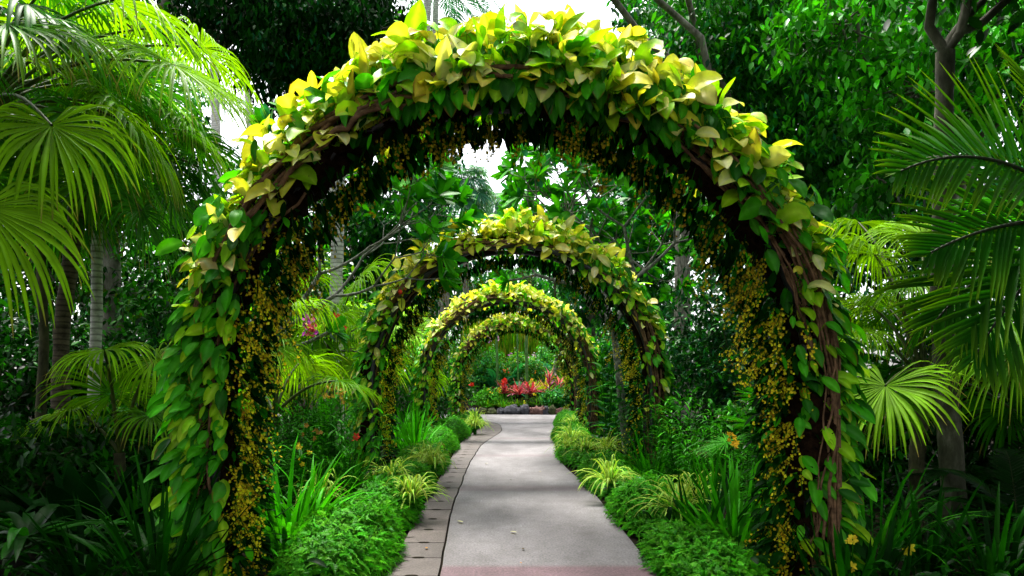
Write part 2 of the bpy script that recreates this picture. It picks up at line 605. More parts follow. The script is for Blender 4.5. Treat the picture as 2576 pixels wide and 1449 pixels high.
    phi = np.where(high, np.clip(rng.normal(-0.2, 0.8, k), -1.5, 1.5), np.where(hgt > 0.35, rng.uniform(-1.9, -0.5, k) * np.where(rng.random(k) < 0.72, 1, -1), np.clip(rng.normal(-0.55, 0.95, k), -2.0, 1.9)))
    r = np.cos(phi)[:, None] * nrm + np.sin(phi)[:, None] * side
    uu = rng.random(k)
    thick = slim * np.where(high, 0.08 + 0.40 * hgt ** 1.3, 0.10 + 0.15 * (1 - hgt))
    off = 0.11 + thick * uu
    phi = np.where((t > LARC - 2.6) & (phi < -0.7) & (rng.random(k) < 0.6), phi + 1.1, phi)
    r = np.cos(phi)[:, None] * nrm + np.sin(phi)[:, None] * side
    base = p + np.cos(phi)[:, None] * nrm * off[:, None] + np.sin(phi)[:, None] * side * (0.17 + 0.20 * uu)[:, None]
    base = base + np.where((~high & (hgt > 0.35)), rng.uniform(-0.02, 0.26, k), 0.0)[:, None] * nrm
    base[:, 2] = np.maximum(base[:, 2], 0.1)
    lift = np.where(high, 0.38 * hgt + 0.05, -0.42 - 0.7 * hgt)
    d = r * np.where(high, 0.6, 0.8 - 0.43 * hgt)[:, None] + nrm * np.where(high, 0.0, 0.35 * (1 - hgt))[:, None] + Z * lift[:, None] + rdir(rng, k) * np.where(high, 0.75, 0.40)[:, None]
    d[:, 1] -= 0.12
    up = r * 0.8 + Z * np.where(high, 0.5, 0.35)[:, None] + rdir(rng, k) * np.where(high, 0.5, 0.35)[:, None] + np.array([0, -0.35, 0])
    pr_y = np.where(high, np.clip(0.15 + 0.85 * hgt * (0.55 + 0.45 * uu) , 0, 0.93), 0.03 * hgt)
    pr_l = np.where(high, 0.6, np.where(hgt > 0.35, 0.07, np.where(phi < -0.75, 0.27, 0.10)))
    x = rng.random(k) - pale * np.where(high, 0.35, 0.15 + 0.25 * hgt)
    x2 = rng.random(k)
    x2 = np.where(x < 0, np.clip(x2 * 0.9 + 0.1, 0, 1), x2)
    col = np.where((x < pr_y)[:, None], np.where((x2 < 0.30 * (uu > 0.35))[:, None], CREAM, np.where((x2 < 0.72)[:, None], YEL, LIME * 1.25)),
                   np.where((x2 < pr_l)[:, None], LIME, np.where((x2 < pr_l + 0.28)[:, None], GRN * np.array([1.7, 1.4, 1.0]), np.where((x2 < pr_l + 0.62)[:, None], GRN * 1.1, MID))))
    col = jitter(rng, np.where(high[:, None], col, np.minimum(col * 1.2, 0.85)), k, 0.16)
    L = leafL * rng.uniform(0.5, 1.2, k) * np.where(high, 1.0 + 0.48 * hgt, np.where(hgt > 0.35, 1.05, np.where(phi < -0.75, 1.0, 1.15)))
    W = L * np.where(high, rng.uniform(0.40, 0.56, k), rng.uniform(0.38, 0.54, k))
    leaves(g, base, d, up, L, W, col, OVATE, OVATE_S, droop=rng.uniform(0.05, 0.8, k), fold=0.17, rich=np.where((col[:, :1] > 0.3), col * 0.5 + GRN * 0.7, col * 0.85), curl=0.28, tw=rng.normal(0, 0.55, k), wave=0.6)
    # their stalks
    m = 4
    s_ = np.linspace(0, 1, m)
    root_p = p + r * np.array([0.11, 0.2, 0.11])
    root_p = base + (root_p - base) * np.minimum(1.0, 0.14 / np.maximum(1e-6, np.linalg.norm(root_p - base, axis=1)))[:, None]
    sag = np.array([0, 0, -1.0])
    cen = root_p[:, None] * (1 - s_)[None, :, None] + base[:, None] * s_[None, :, None] + sag * (0.05 * np.sin(s_ * np.pi))[None, :, None]
    tdir = unit(base - root_p)
    sd = unit(np.cross(tdir, np.array([0.3, 1, 0.2]))) * 0.004
    g.strips(cen, np.repeat(sd[:, None], m, 1), np.repeat(np.cross(tdir, sd)[:, None], m, 1), jitter(rng, LIME * 0.55, k, 0.2))
    g.build('vine_leaves', M['vine'], root)
    # orchids on the inner side: strap leaves, thin sprays, small golden flowers
    g = G()
    k = int(3000 * ratio)
    t = rng.uniform(0.1, LARC - 0.1, k)
    p, nrm = arc(t)
    a = rng.normal(np.pi - 0.15, 0.75, k)
    r = np.cos(a)[:, None] * nrm + np.sin(a)[:, None] * side
    base = p + r * (np.array([0.13, 0.22, 0.13]) * rng.uniform(0.9, 1.5, (k, 1)))
    hg = np.clip(nrm[:, 2], 0, 1)
    base = base - Z * ((4 * hg * (1 - hg) * 0.26 + 0.06 * hg) * rng.random(k) ** 1.3)[:, None] - nrm * ((1 - hg) * rng.random(k) * 0.14)[:, None]
    d = r * 0.8 + rdir(rng, k) * 0.6 - Z * (0.2 + 0.5 * hg)[:, None]
    leaves(g, base, d, rdir(rng, k) * 0.4 + Z, rng.uniform(0.08, 0.17, k), rng.uniform(0.03, 0.06, k), pick(rng, [DRK * 0.6, DRK, MID, GRN], [0.5, 0.25, 0.15, 0.1], k), LANCE, droop=0.4)
    g.build('orchid_leaves', M['dark'], root)
    g = G()
    nspray = int(nflow / 26)
    na_, nb_ = int(nspray * 0.46), int(nspray * 0.36)
    tS = np.concatenate([rng.uniform(0.1, 2.9, na_), rng.uniform(LARC - 2.9, LARC - 0.1, nb_), rng.uniform(2.9, LARC - 2.9, nspray - na_ - nb_), rng.uniform(2.6, 4.6, int(nspray * 0.03)), LARC - rng.uniform(2.6, 4.6, int(nspray * 0.03))])
    for ti in tS:
        p, nrm = arc(np.array([ti]))
        aa = rng.normal(np.pi + 0.28, 0.36)
        r = np.cos(aa) * nrm[0] + np.sin(aa) * side
        b = p[0] + r * np.array([0.12, 0.2, 0.12])
        ln = rng.uniform(0.16, 0.34) * (1.0 + 2.2 * max(0.0, nrm[0][2]) * max(0.0, 1 - nrm[0][2]))
        d0 = unit(r * 0.75 + rdir(rng, 1)[0] * 0.35 - Z * 0.55)
        s_ = np.linspace(0, 1, 7)
        line = b + d0 * (ln * s_)[:, None] - Z * (0.28 * ln * s_ ** 2)[:, None]
        g.tube(line, 0.003, GRN * 0.5, 4)
        k = int(rng.uniform(18, 34))
        f_ = rng.uniform(0.25, 1.0, k)
        pos = b + d0 * (ln * f_)[:, None] - Z * (0.28 * ln * f_ ** 2)[:, None] + rdir(rng, k) * (0.012 + 0.045 * rng.random(k))[:, None]
        face = unit(r * 0.6 + rdir(rng, k) * 0.7 + np.array([0, -0.4, 0]))
        size = rng.uniform(0.011, 0.020, k)
        low = unit(np.cross(np.cross(face, -Z), face) + rdir(rng, k) * 0.3)
        tone = jitter(rng, GOLD * (1.12 if nrm[0][2] < 0.45 else 0.5), k, 0.22)  # blooms higher on the arch get darker gold, shade put into the colour
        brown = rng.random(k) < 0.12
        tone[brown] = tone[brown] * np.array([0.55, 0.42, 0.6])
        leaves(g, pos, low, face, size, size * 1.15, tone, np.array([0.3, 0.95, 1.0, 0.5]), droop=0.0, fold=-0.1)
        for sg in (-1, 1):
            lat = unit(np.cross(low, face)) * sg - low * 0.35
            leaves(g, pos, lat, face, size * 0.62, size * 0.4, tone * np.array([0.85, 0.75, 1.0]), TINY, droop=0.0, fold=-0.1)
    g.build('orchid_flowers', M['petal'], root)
    return root


arch(5.2, 0.0, 11, 'nearest and largest vine arch, golden leaves on its crown and yellow orchids down its legs', 6000, 7600, 0.188, 1.0)
arch(11.0, 0.0, 12, 'second vine arch with a bare black pipe showing under its yellow crown', 3600, 4600, 0.19, 0.6, True, 0.9, 0.5)
arch(18.3, -0.12, 13, 'third vine arch, seen through the second, thick with yellow leaves at its left shoulder', 3000, 4200, 0.185, 0.45, True, 0.72, 0.9)
arch(26.0, 0.12, 14, 'farthest and smallest vine arch, framing the red flower bed', 2800, 3600, 0.185, 0.4, False, 0.65, 1.0)


# ------------------------------------------------------------------ palms
def fan_blade(g, rng, hub, axis, nrm, Rad, nseg=56, spread=5.2, split=0.5, droop=0.5, col=GRN, tipcol=None, fold=0.3, cup=0.15):
    axis = unit(np.asarray(axis, float))
    nrm = np.asarray(nrm, float)
    nrm = unit(nrm - axis * np.dot(nrm, axis))
    sd = np.cross(axis, nrm)
    th = np.linspace(-spread / 2, spread / 2, nseg)
    dth = th[1] - th[0]
    S = np.array([0.02, 0.2, 0.4, 0.52, 0.64, 0.76, 0.88, 1.0])
    m = len(S)
    Ls = Rad * (1 - 0.30 * (np.abs(th) / (spread / 2)) ** 2) * rng.uniform(0.85, 1.08, nseg)
    d0 = np.cos(th)[:, None] * axis + np.sin(th)[:, None] * sd
    d0 = unit(d0 + nrm * rng.normal(0, 0.05, (nseg, 1)) + sd * rng.normal(0, 0.02, (nseg, 1)))
    over = np.maximum(0, S - split * 0.8)
    dr = droop * rng.uniform(0.6, 1.5, nseg)
    # the free tips bend down and hang
    dirs = d0[:, None] + nrm * cup * 0.5 + (-Z) * (dr[:, None] * (over[None] * 2.6) ** 1.5)[..., None]
    dirs = unit(dirs)
    ds = np.diff(S, prepend=0.0)
    cen = hub + np.cumsum(dirs * ds[None, :, None], 1) * Ls[:, None, None]
    wj = np.where(S <= split, 2 * S * np.tan(abs(dth) / 2), 2 * split * np.tan(abs(dth) / 2) * np.clip(1 - (S - split) / (1.0 - split), 0.02, 1) ** 0.7)
    wid_dir = unit(np.cross(dirs, np.broadcast_to(nrm, dirs.shape)))
    wv = wid_dir * (Ls[:, None] * wj[None] * 0.52)[..., None]
    nn = np.cross(wid_dir, dirs)
    fv = -nn * (Ls[:, None] * wj[None] * fold)[..., None]
    tipcol = col if tipcol is None else tipcol
    cc = np.asarray(col)[None, None] * (1 - S)[None, :, None] + np.asarray(tipcol)[None, None] * S[None, :, None]
    cc = cc * np.exp(rng.normal(0, 0.16, (nseg, 1, 1)))
    dead = (rng.random(nseg) < 0.35)
    cc[dead, -1] = np.array([0.30, 0.20, 0.06])
    cc[dead, -2] = cc[dead, -2] * 0.5 + np.array([0.15, 0.10, 0.03])
    g.strips(cen, wv, fv, cc * 1.15, cc * 0.85)


def stalk_line(a, b, sag=0.12, n=10):
    s_ = np.linspace(0, 1, n)
    a, b = np.asarray(a, float), np.asarray(b, float)
    L = np.linalg.norm(b - a)
    return a + (b - a) * s_[:, None] + Z * (sag * L * np.sin(s_ * np.pi))[:, None]


def fan_frond(root, rng, crown, hub, Rad, tilt=0.55, droop=0.6, col=GRN, tip=None, nseg=56, spread=5.2, twist=None):
    org = np.array(root.location)
    crown, hub = np.asarray(crown, float), np.asarray(hub, float)
    out = hub - crown
    line = stalk_line(crown, hub)
    t_end = unit(line[-1] - line[-2])
    axis = unit(t_end + np.array([0, 0, -tilt]))
    nrm = np.array([0, 0, 1.0]) + 0.35 * unit(out) + rdir(rng, 1)[0] * 0.25
    if twist is not None:
        nrm = nrm + np.asarray(twist)
    g = G(org)
    fan_blade(g, rng, hub, axis, nrm, Rad, nseg, spread, rng.uniform(0.34, 0.5), droop, col, tip)
    fr = g.build('frond', M['palm'], root)
    g = G(org)
    g.tube(line, np.linspace(0.022, 0.011, len(line)), np.array([0.05, 0.07, 0.012]), 6)
    st = g.build('frond_stalk', M['stem'], fr)
    return fr


def trunk(root, pts, rad, mat, n=14, name='trunk', rough=0.05, seed=0):
    org = np.array(root.location)
    rng = np.random.default_rng(seed)
    pts = np.asarray(pts, float)
    m = 40
    s0 = np.linspace(0, 1, len(pts))
    s1 = np.linspace(0, 1, m)
    q = np.stack([np.interp(s1, s0, pts[:, i]) for i in range(3)], 1)
    r = np.interp(s1, np.linspace(0, 1, len(np.atleast_1d(rad))), np.atleast_1d(rad)) if np.ndim(rad) else np.full(m, rad)
    r = r * (1 + rough * rng.normal(0, 1, m))
    r[0] *= 1.35
    r[1] *= 1.15
    g = G(org)
    g.tube(q, r, (0, 0, 0), n)
    return g.build(name, mat, root)


YG = np.array([0.17, 0.38, 0.003])      # yellow green of palm blades, the sunlit look put into the colour
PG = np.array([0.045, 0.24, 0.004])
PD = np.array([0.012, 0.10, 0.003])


def fan_palm(label, base, crown, n, Rad, stalk, seed, cols, bark, tr_r=0.09, hubs=(), group='fan palms', elev=(-0.35, 1.2), skip=None, droop=(0.55, 1.35), nseg=56):
    rng = np.random.default_rng(seed)
    base, crown = np.asarray(base, float), np.asarray(crown, float)
    root = thing('fan_palm', label, 'palm', base, group)
    mid = (base + crown) / 2 + rng.normal(0, 0.06, 3) * [1, 1, 0]
    trunk(root, [base, mid, crown], [tr_r * 1.1, tr_r * 0.9], bark, seed=seed)
    for h in hubs:
        hub, rad, ci, tilt = h[0], h[1], h[2], h[3]
        fan_frond(root, rng, crown, hub, rad, tilt, rng.uniform(*droop), cols[ci][0], cols[ci][1], nseg, 5.0, h[4] if len(h) > 4 else None)
    ga = 2.39996
    a0 = rng.uniform(0, 6)
    for i in range(n):
        az = a0 + ga * i
        el = elev[1] + (elev[0] - elev[1]) * (i + 0.5) / n + rng.normal(0, 0.08)
        L = stalk * rng.uniform(0.8, 1.15)
        hub = crown + L * np.array([math.cos(az) * math.cos(el), math.sin(az) * math.cos(el), math.sin(el)])
        if skip is not None and skip(hub):
            continue
        ci = rng.integers(0, len(cols))
        fan_frond(root, rng, crown, hub, Rad * rng.uniform(0.85, 1.1), rng.uniform(0.3, 0.9), rng.uniform(*droop), cols[ci][0], cols[ci][1], nseg)
    return root


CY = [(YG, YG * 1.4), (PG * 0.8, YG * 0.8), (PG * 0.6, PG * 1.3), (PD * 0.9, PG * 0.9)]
# big fan palm whose crown sits just past the left edge
A = P(-60, 300, 6.6)
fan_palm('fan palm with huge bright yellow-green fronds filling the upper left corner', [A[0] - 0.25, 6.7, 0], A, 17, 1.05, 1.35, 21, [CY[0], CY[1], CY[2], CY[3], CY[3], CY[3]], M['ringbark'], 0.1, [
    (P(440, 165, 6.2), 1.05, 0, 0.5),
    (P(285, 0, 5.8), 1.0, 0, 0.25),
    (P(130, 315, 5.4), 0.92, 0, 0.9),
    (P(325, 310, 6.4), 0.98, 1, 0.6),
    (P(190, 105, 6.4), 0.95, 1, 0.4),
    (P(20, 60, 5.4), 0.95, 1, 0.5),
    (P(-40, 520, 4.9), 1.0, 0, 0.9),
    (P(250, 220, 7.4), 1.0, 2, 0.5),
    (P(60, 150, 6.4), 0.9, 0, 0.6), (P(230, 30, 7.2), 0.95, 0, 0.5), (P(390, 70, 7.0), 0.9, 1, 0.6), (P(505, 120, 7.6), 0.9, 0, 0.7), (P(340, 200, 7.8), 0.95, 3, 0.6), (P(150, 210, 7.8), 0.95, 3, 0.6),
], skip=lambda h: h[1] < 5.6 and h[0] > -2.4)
B0, B1 = P(150, 1000, 8.6), P(212, 400, 8.6)
fan_palm('fan palm on a dark ringed leaning trunk, left of the pale trunk', [B0[0], 8.6, 0], B1, 13, 1.0, 1.2, 22, [CY[1], CY[2], CY[3], CY[0]], M['ringbark'], 0.095, [
    (P(235, 450, 7.9), 0.9, 0, 0.9), (P(355, 530, 8.0), 0.9, 1, 0.8), (P(470, 330, 8.4), 0.95, 0, 0.5), (P(500, 420, 8.6), 0.9, 1, 0.7)])
C0, C1 = P(228, 1000, 9.6), P(245, 330, 9.6)
fan_palm('fan palm on a straight pale grey trunk among the left fronds', [C0[0], 9.6, 0], C1, 14, 1.05, 1.3, 23, [CY[1], CY[2], CY[3]], M['palebark'], 0.075, [(P(560, 230, 9.4), 1.0, 0, 0.5), (P(430, 480, 9.4), 0.95, 1, 0.8)])
E0, E1 = P(92, 1000, 9.0), P(95, 480, 9.0)
fan_palm('fan palm on a thin dark trunk near the left edge, behind the ringed one', [E0[0], 9.0, 0], E1, 11, 0.9, 1.0, 24, [CY[2], CY[3]], M['mossbark'], 0.06)
# low fan palms on the left
S1 = np.array([P(300, 1000, 7.2)[0], 7.2, 0.0])
fan_palm('low fan palm with one big yellow-green frond hanging behind the dark broad-leaved plant', S1, S1 + [0, 0, 0.75], 4, 0.7, 0.8, 25, [CY[0], CY[1]], M['mossbark'], 0.06, [
    (P(262, 880, 6.6), 0.66, 0, 0.9, (0, -1.2, 0)), (P(390, 903, 6.9), 0.6, 0, 1.0, (0, -1.2, 0))], elev=(0.5, 1.3))
S2 = np.array([P(690, 1000, 8.2)[0], 8.2, 0.0])
fan_palm('low fan palm with a hanging yellow frond behind the left leg of the nearest arch', S2, S2 + [0, 0, 1.1], 5, 0.75, 0.9, 26, [CY[0], CY[1]], M['mossbark'], 0.06, [
    (P(690, 870, 7.6), 0.62, 0, 1.3, (0, -1.0, 0)), (P(740, 770, 8.0), 0.7, 0, 0.8)], elev=(0.2, 1.2))
S3 = np.array([P(830, 900, 13.5)[0], 13.5, 0.0])
fan_palm('yellow-green fan palm behind the frangipani, left of the second arch', S3, S3 + [0, 0, 2.0], 10, 1.1, 1.0, 27, [(YG * 1.5, YG * 1.8), CY[0], CY[1]], M['bark'], 0.09, [
    (P(835, 800, 12.4), 1.15, 0, 0.2, (0, -2, 0)), (P(905, 700, 12.6), 1.1, 0, 0.3, (0, -1.4, 0)), (P(760, 905, 12.0), 1.0, 0, 0.6, (0, -1.6, 0)), (P(930, 900, 13.0), 1.0, 0, 0.6, (0, -1.6, 0)), (P(780, 690, 13), 1.0, 0, 0.3)])
S4 = np.array([P(965, 900, 21)[0] , 21, 0.0])
fan_palm('pale yellow fan palm glimpsed between the second and third arches on the left', S4, S4 + [0, 0, 2.6], 13, 1.3, 1.3, 28, [(YG * 1.5, YG * 1.9), CY[0], CY[1]], M['bark'], 0.1, [
    (P(1030, 830, 20.0), 1.1, 0, 0.4, (0, -2, 0)), (P(1080, 950, 20.6), 0.8, 0, 0.5, (0, -2, 0))])
# right side
S5 = np.array([P(2300, 1000, 6.8)[0], 6.8, 0.0])
fan_palm('fan palm with a bright drooping frond right of the nearest arch, by the slim trunk', S5, S5 + [0.1, 0, 1.5], 6, 0.8, 0.9, 29, [CY[0], CY[1], CY[3]], M['mossbark'], 0.07, [
    (P(2245, 1000, 6.2), 0.52, 1, 1.2, (0, -1.0, 0)), (P(2200, 640, 7.0), 0.9, 0, 0.6), (P(2320, 590, 7.4), 0.95, 0, 0.5),
    (P(2290, 720, 6.9), 0.7, 1, 1.0, (0, -0.6, 0)), (P(2160, 560, 8.2), 0.9, 0, 0.5), (P(2240, 780, 7.4), 0.7, 1, 1.1, (0, -0.8, 0)), (P(2380, 800, 7.0), 0.8, 1, 1.0, (0, -0.8, 0)), (P(2170, 760, 7.6), 0.75, 0, 0.9, (0, -0.8, 0))])
S6 = np.array([P(2660, 1000, 6.2)[0], 6.2, 0.0])
fan_palm('fan palm leaning in from the right edge, its fronds right of the slim trunk', S6, S6 + [0, 0, 2.0], 6, 0.75, 0.9, 30, [CY[1], CY[3]], M['mossbark'], 0.08, [
    (P(2515, 795, 5.9), 0.85, 0, 0.8), (P(2490, 640, 6.8), 0.7, 1, 0.7), (P(2560, 870, 5.6), 0.7, 0, 1.0)], skip=lambda h: h[1] < 5.4)
S7 = np.array([P(1890, 1100, 8.0)[0], 8.0, 0.0])
fan_palm('small fan palm with round pleated leaves behind the right leg of the nearest arch', S7, S7 + [0, 0, 0.5], 4, 0.5, 0.55, 31, [(GRN, GRN), (GRN * 0.8, GRN)], M['mossbark'], 0.04, [
    (P(1895, 1075, 7.4), 0.42, 0, 0.1, (0, -2.5, 0)), (P(1925, 1000, 7.7), 0.4, 0, 0.1, (0, -2.5, 0))], droop=(0.0, 0.1), elev=(0.3, 1.2))


def pinnate(g, rng, base, d, L, droop, n, leafL, leafW, ang=0.9, vee=0.35, ldroop=0.2, col=GRN, tip=None, gr=None, rcol=(0.02, 0.03, 0.01), rr=0.012, sidev=None):
    S = np.linspace(0, 1, 24)
    d = unit(np.asarray(d, float))
    dirs = unit(d[None] - Z * (droop * 2 * S ** 1.2)[:, None])
    pts = np.asarray(base) + np.concatenate([[np.zeros(3)], np.cumsum(dirs[:-1] * (L / 23.0), 0)])
    (gr or g).tube(pts, np.linspace(rr, rr * 0.3, 24), rcol, 6)
    s_ = np.linspace(0.16, 1.0, n)
    p = np.stack([np.interp(s_, S, pts[:, i]) for i in range(3)], 1)
    T = unit(np.stack([np.interp(s_, S, dirs[:, i]) for i in range(3)], 1))
    sd = np.cross(T, Z if sidev is None else np.asarray(sidev, float))
    sd = unit(sd)
    nn = np.cross(sd, T)
    prof = np.sin(np.clip(0.18 + 0.82 * (1 - np.abs(2 * (s_ ** 0.8) - 1)), 0, 1) * np.pi / 2)
    for sg in (-1, 1):
        a = ang * (1 - 0.55 * s_) + rng.normal(0, 0.05, n)
        dd = T * np.cos(a)[:, None] + sg * sd * np.sin(a)[:, None] + nn * vee
        l_ = leafL * prof * rng.uniform(0.9, 1.08, n)
        c = jitter(rng, col, n, 0.12)
        cc = np.repeat(c[:, None], 6, 1)
        if tip is not None:
            f = np.linspace(0, 1, 6)[None, :, None] ** 4
            cc = cc * (1 - f) + np.asarray(tip) * f
        leaves(g, p, dd, nn + rdir(rng, n) * 0.12, l_, leafW * rng.uniform(0.85, 1.1, n), cc, np.array([0.35, 0.9, 1.0, 0.85, 0.55, 0.04]), droop=ldroop, fold=0.22)


def feather_palm(label, base, crown, fronds, seed, bark, tr=0.09, col=GRN, tip=None, leafL=0.5, leafW=0.04, n=30, name='feather_palm', group=None, trunk_pts=None):
    rng = np.random.default_rng(seed)
    base, crown = np.asarray(base, float), np.asarray(crown, float)
    root = thing(name, label, 'palm', base, group)
    trunk(root, trunk_pts or [base, (base + crown) / 2 + rng.normal(0, 0.05, 3) * [1, 1, 0], crown], [tr * 1.15, tr * 0.85], bark, seed=seed)
    for f in fronds:
        d, L, dr = f[0], f[1], f[2]
        g, g2 = G(base), G(base)
        k = f[3] if len(f) > 3 else {}
        pinnate(g, rng, crown, d, L, dr, k.get('n', n), k.get('leafL', leafL), k.get('leafW', leafW), k.get('ang', 0.95), k.get('vee', 0.3), k.get('ld', 0.25), k.get('col', col), k.get('tip', tip), g2, sidev=k.get('side'), rr=k.get('rr', 0.014))
        fo = g.build('frond', M['palm'], root)
        g2.build('frond_stalk', M['stem'], fo)
    return root


# stiff broad-leafleted palm reaching in from the right
H = P(2760, 560, 4.3)
def to(px, py, D):
    return P(px, py, D) - H
big = dict(n=25, leafL=0.74, leafW=0.034, vee=0.22, ld=0.14, rr=0.02, ang=1.15)
feather_palm('palm with stiff dark feather fronds reaching in from the right edge', [H[0] + 0.1, 4.35, 0], H, [
    (to(2360, 190, 4.1), 1.5, 0.5, dict(big, side=(0.25, -0.9, 0.35), tip=YG, col=GRN * 0.4)),
    (to(2350, 520, 4.2), 1.15, 0.3, dict(big, side=(0.1, -0.9, 0.4), tip=YG * 0.7, col=MID * 0.8)),
    (to(2640, 150, 4.6), 1.2, 0.35, dict(big, tip=YG * 0.8, col=GRN * 0.4, side=(0.3, -0.9, 0.2))),
    (to(2420, 640, 4.5), 1.1, 0.55, dict(big, tip=YG * 0.7, col=GRN * 0.35, side=(0.1, -0.8, 0.6))),
    (to(2480, 330, 4.7), 1.2, 0.4, dict(big, tip=YG * 0.6, col=MID, side=(0.2, -0.9, 0.3))), (to(2460, 760, 4.4), 1.1, 0.5, dict(big, tip=YG * 0.7, col=MID * 0.8, side=(0.1, -0.8, 0.5))),
    ((0.6, 0.3, 0.5), 1.3, 0.5, dict(big)), ((0.5, -0.4, 0.6), 1.3, 0.5, dict(big)), ((0.2, 0.9, 0.6), 1.3, 0.5, dict(big)),
], 41, M['ringbark'], 0.08)

# slender pale palms in a row far behind, top left
rp = np.random.default_rng(50)
row = [(565, 520, 24, 34, 'far left', -30), (622, 640, 18, 36, '', -20), (680, 690, 12, 40, '', -8), (700, 700, 9, 44, '', -4), (725, 725, 10, 42, '', -3), (750, 755, 14, 40, '', -4),
       (778, 775, 11, 42, '', 4), (815, 815, 14, 38, '', 0), (858, 862, 18, 36, '', 0), (885, 890, 15, 38, '', 2)]
fproto = None
names = ['outermost, beside the fan palm tips', 'second, close beside the outermost', 'third, first of a thin bunch', 'fourth, thinnest of the bunch',
         'fifth, thin between thicker ones', 'sixth, thicker than those beside it', 'seventh, thin, left of a gap', 'eighth, stout, right of a gap',
         'ninth, stout, white, above golden leaves', 'last, half hidden by golden leaves']
for i, (px, pb, wd, D, _, lean) in enumerate(row):
    b = np.array([(pb + 40 - 1288) / F * D, D, 0.0])
    c = np.array([(px + lean - 1288) / F * D, D, 23.0 + rp.uniform(0, 2)])
    fr = [((math.cos(a), math.sin(a), rp.uniform(0.1, 0.9)), 3.6, 0.6) for a in np.arange(7) * 0.9 + rp.uniform(0, 6)]
    if i % 2 == 0:
        feather_palm('slender pale palm in the row behind the dark tree, ' + names[i], b, c, fr, 60 + i, M['palebark'], wd * D / F / 2 * 0.95, TEAL, None, 0.8, 0.05, 26, 'slender_palm', 'slender palms in a row')
    else:
        r0 = feather_palm('slender pale palm in the row behind the dark tree, ' + names[i], b, c, fr[:5], 60 + i, M['palebark'], wd * D / F / 2 * 0.95, TEAL, None, 0.8, 0.05, 22, 'slender_palm', 'slender palms in a row')
# two taller trunks with feathery crowns at the top centre
for (px, pb, wd, D, lab, zc) in ((1080, 1020, 22, 30, 'tall pale palm, the left and brighter of two trunks at the top centre', 19.5), (1098, 1060, 17, 33, 'tall palm with a browner trunk, right beside the brighter one at the top centre', 20.5)):
    b = np.array([(pb - 1288) / F * D, D, 0.0])
    c = np.array([(px - 1288) / F * D, D, zc])
    fr = [((math.cos(a), math.sin(a), rp.uniform(0.0, 0.8)), 4.2, 0.9) for a in np.arange(12) * 0.62 + rp.uniform(0, 6)]
    feather_palm(lab, b, c, fr, int(px), M['palebark'], wd * D / F / 2, TEAL * 1.2, None, 1.0, 0.05, 30, 'slender_palm', 'tall palms at the top centre')
# distant fan palms in the gap; haze is put into their leaf colours
D_ = 46
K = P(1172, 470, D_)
fan_palm('distant fan palm tinted blue-green like haze in the sky gap above the second arch', [K[0], D_, 0], K, 26, 1.5, 1.3, 71, [(np.array([0.05, 0.2, 0.12]), np.array([0.12, 0.32, 0.2])), (np.array([0.04, 0.17, 0.1]), np.array([0.09, 0.27, 0.17]))], M['bark'], 0.2, elev=(-1.0, 1.3), nseg=30)
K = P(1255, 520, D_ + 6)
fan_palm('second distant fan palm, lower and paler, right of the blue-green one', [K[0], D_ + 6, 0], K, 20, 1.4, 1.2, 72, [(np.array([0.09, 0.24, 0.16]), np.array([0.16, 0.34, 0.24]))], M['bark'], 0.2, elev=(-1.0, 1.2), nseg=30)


# ------------------------------------------------------------------ trees
def limb(g, rng, a, b, r0, r1, n=9, wob_=0.06, sag=0.0, sides=7):
    s_ = np.linspace(0, 1, n)
    L = np.linalg.norm(b - a)
    p = a + (b - a) * s_[:, None] + Z * (sag * L * np.sin(s_ * np.pi))[:, None]
    w_ = rng.normal(0, 1, (n, 3)) * wob_ * L * 0.3
    w_[0] = 0
    w_[-1] = 0
    p = p + w_
    g.tube(p, np.linspace(r0, r1, n), (0, 0, 0), sides)
    return p


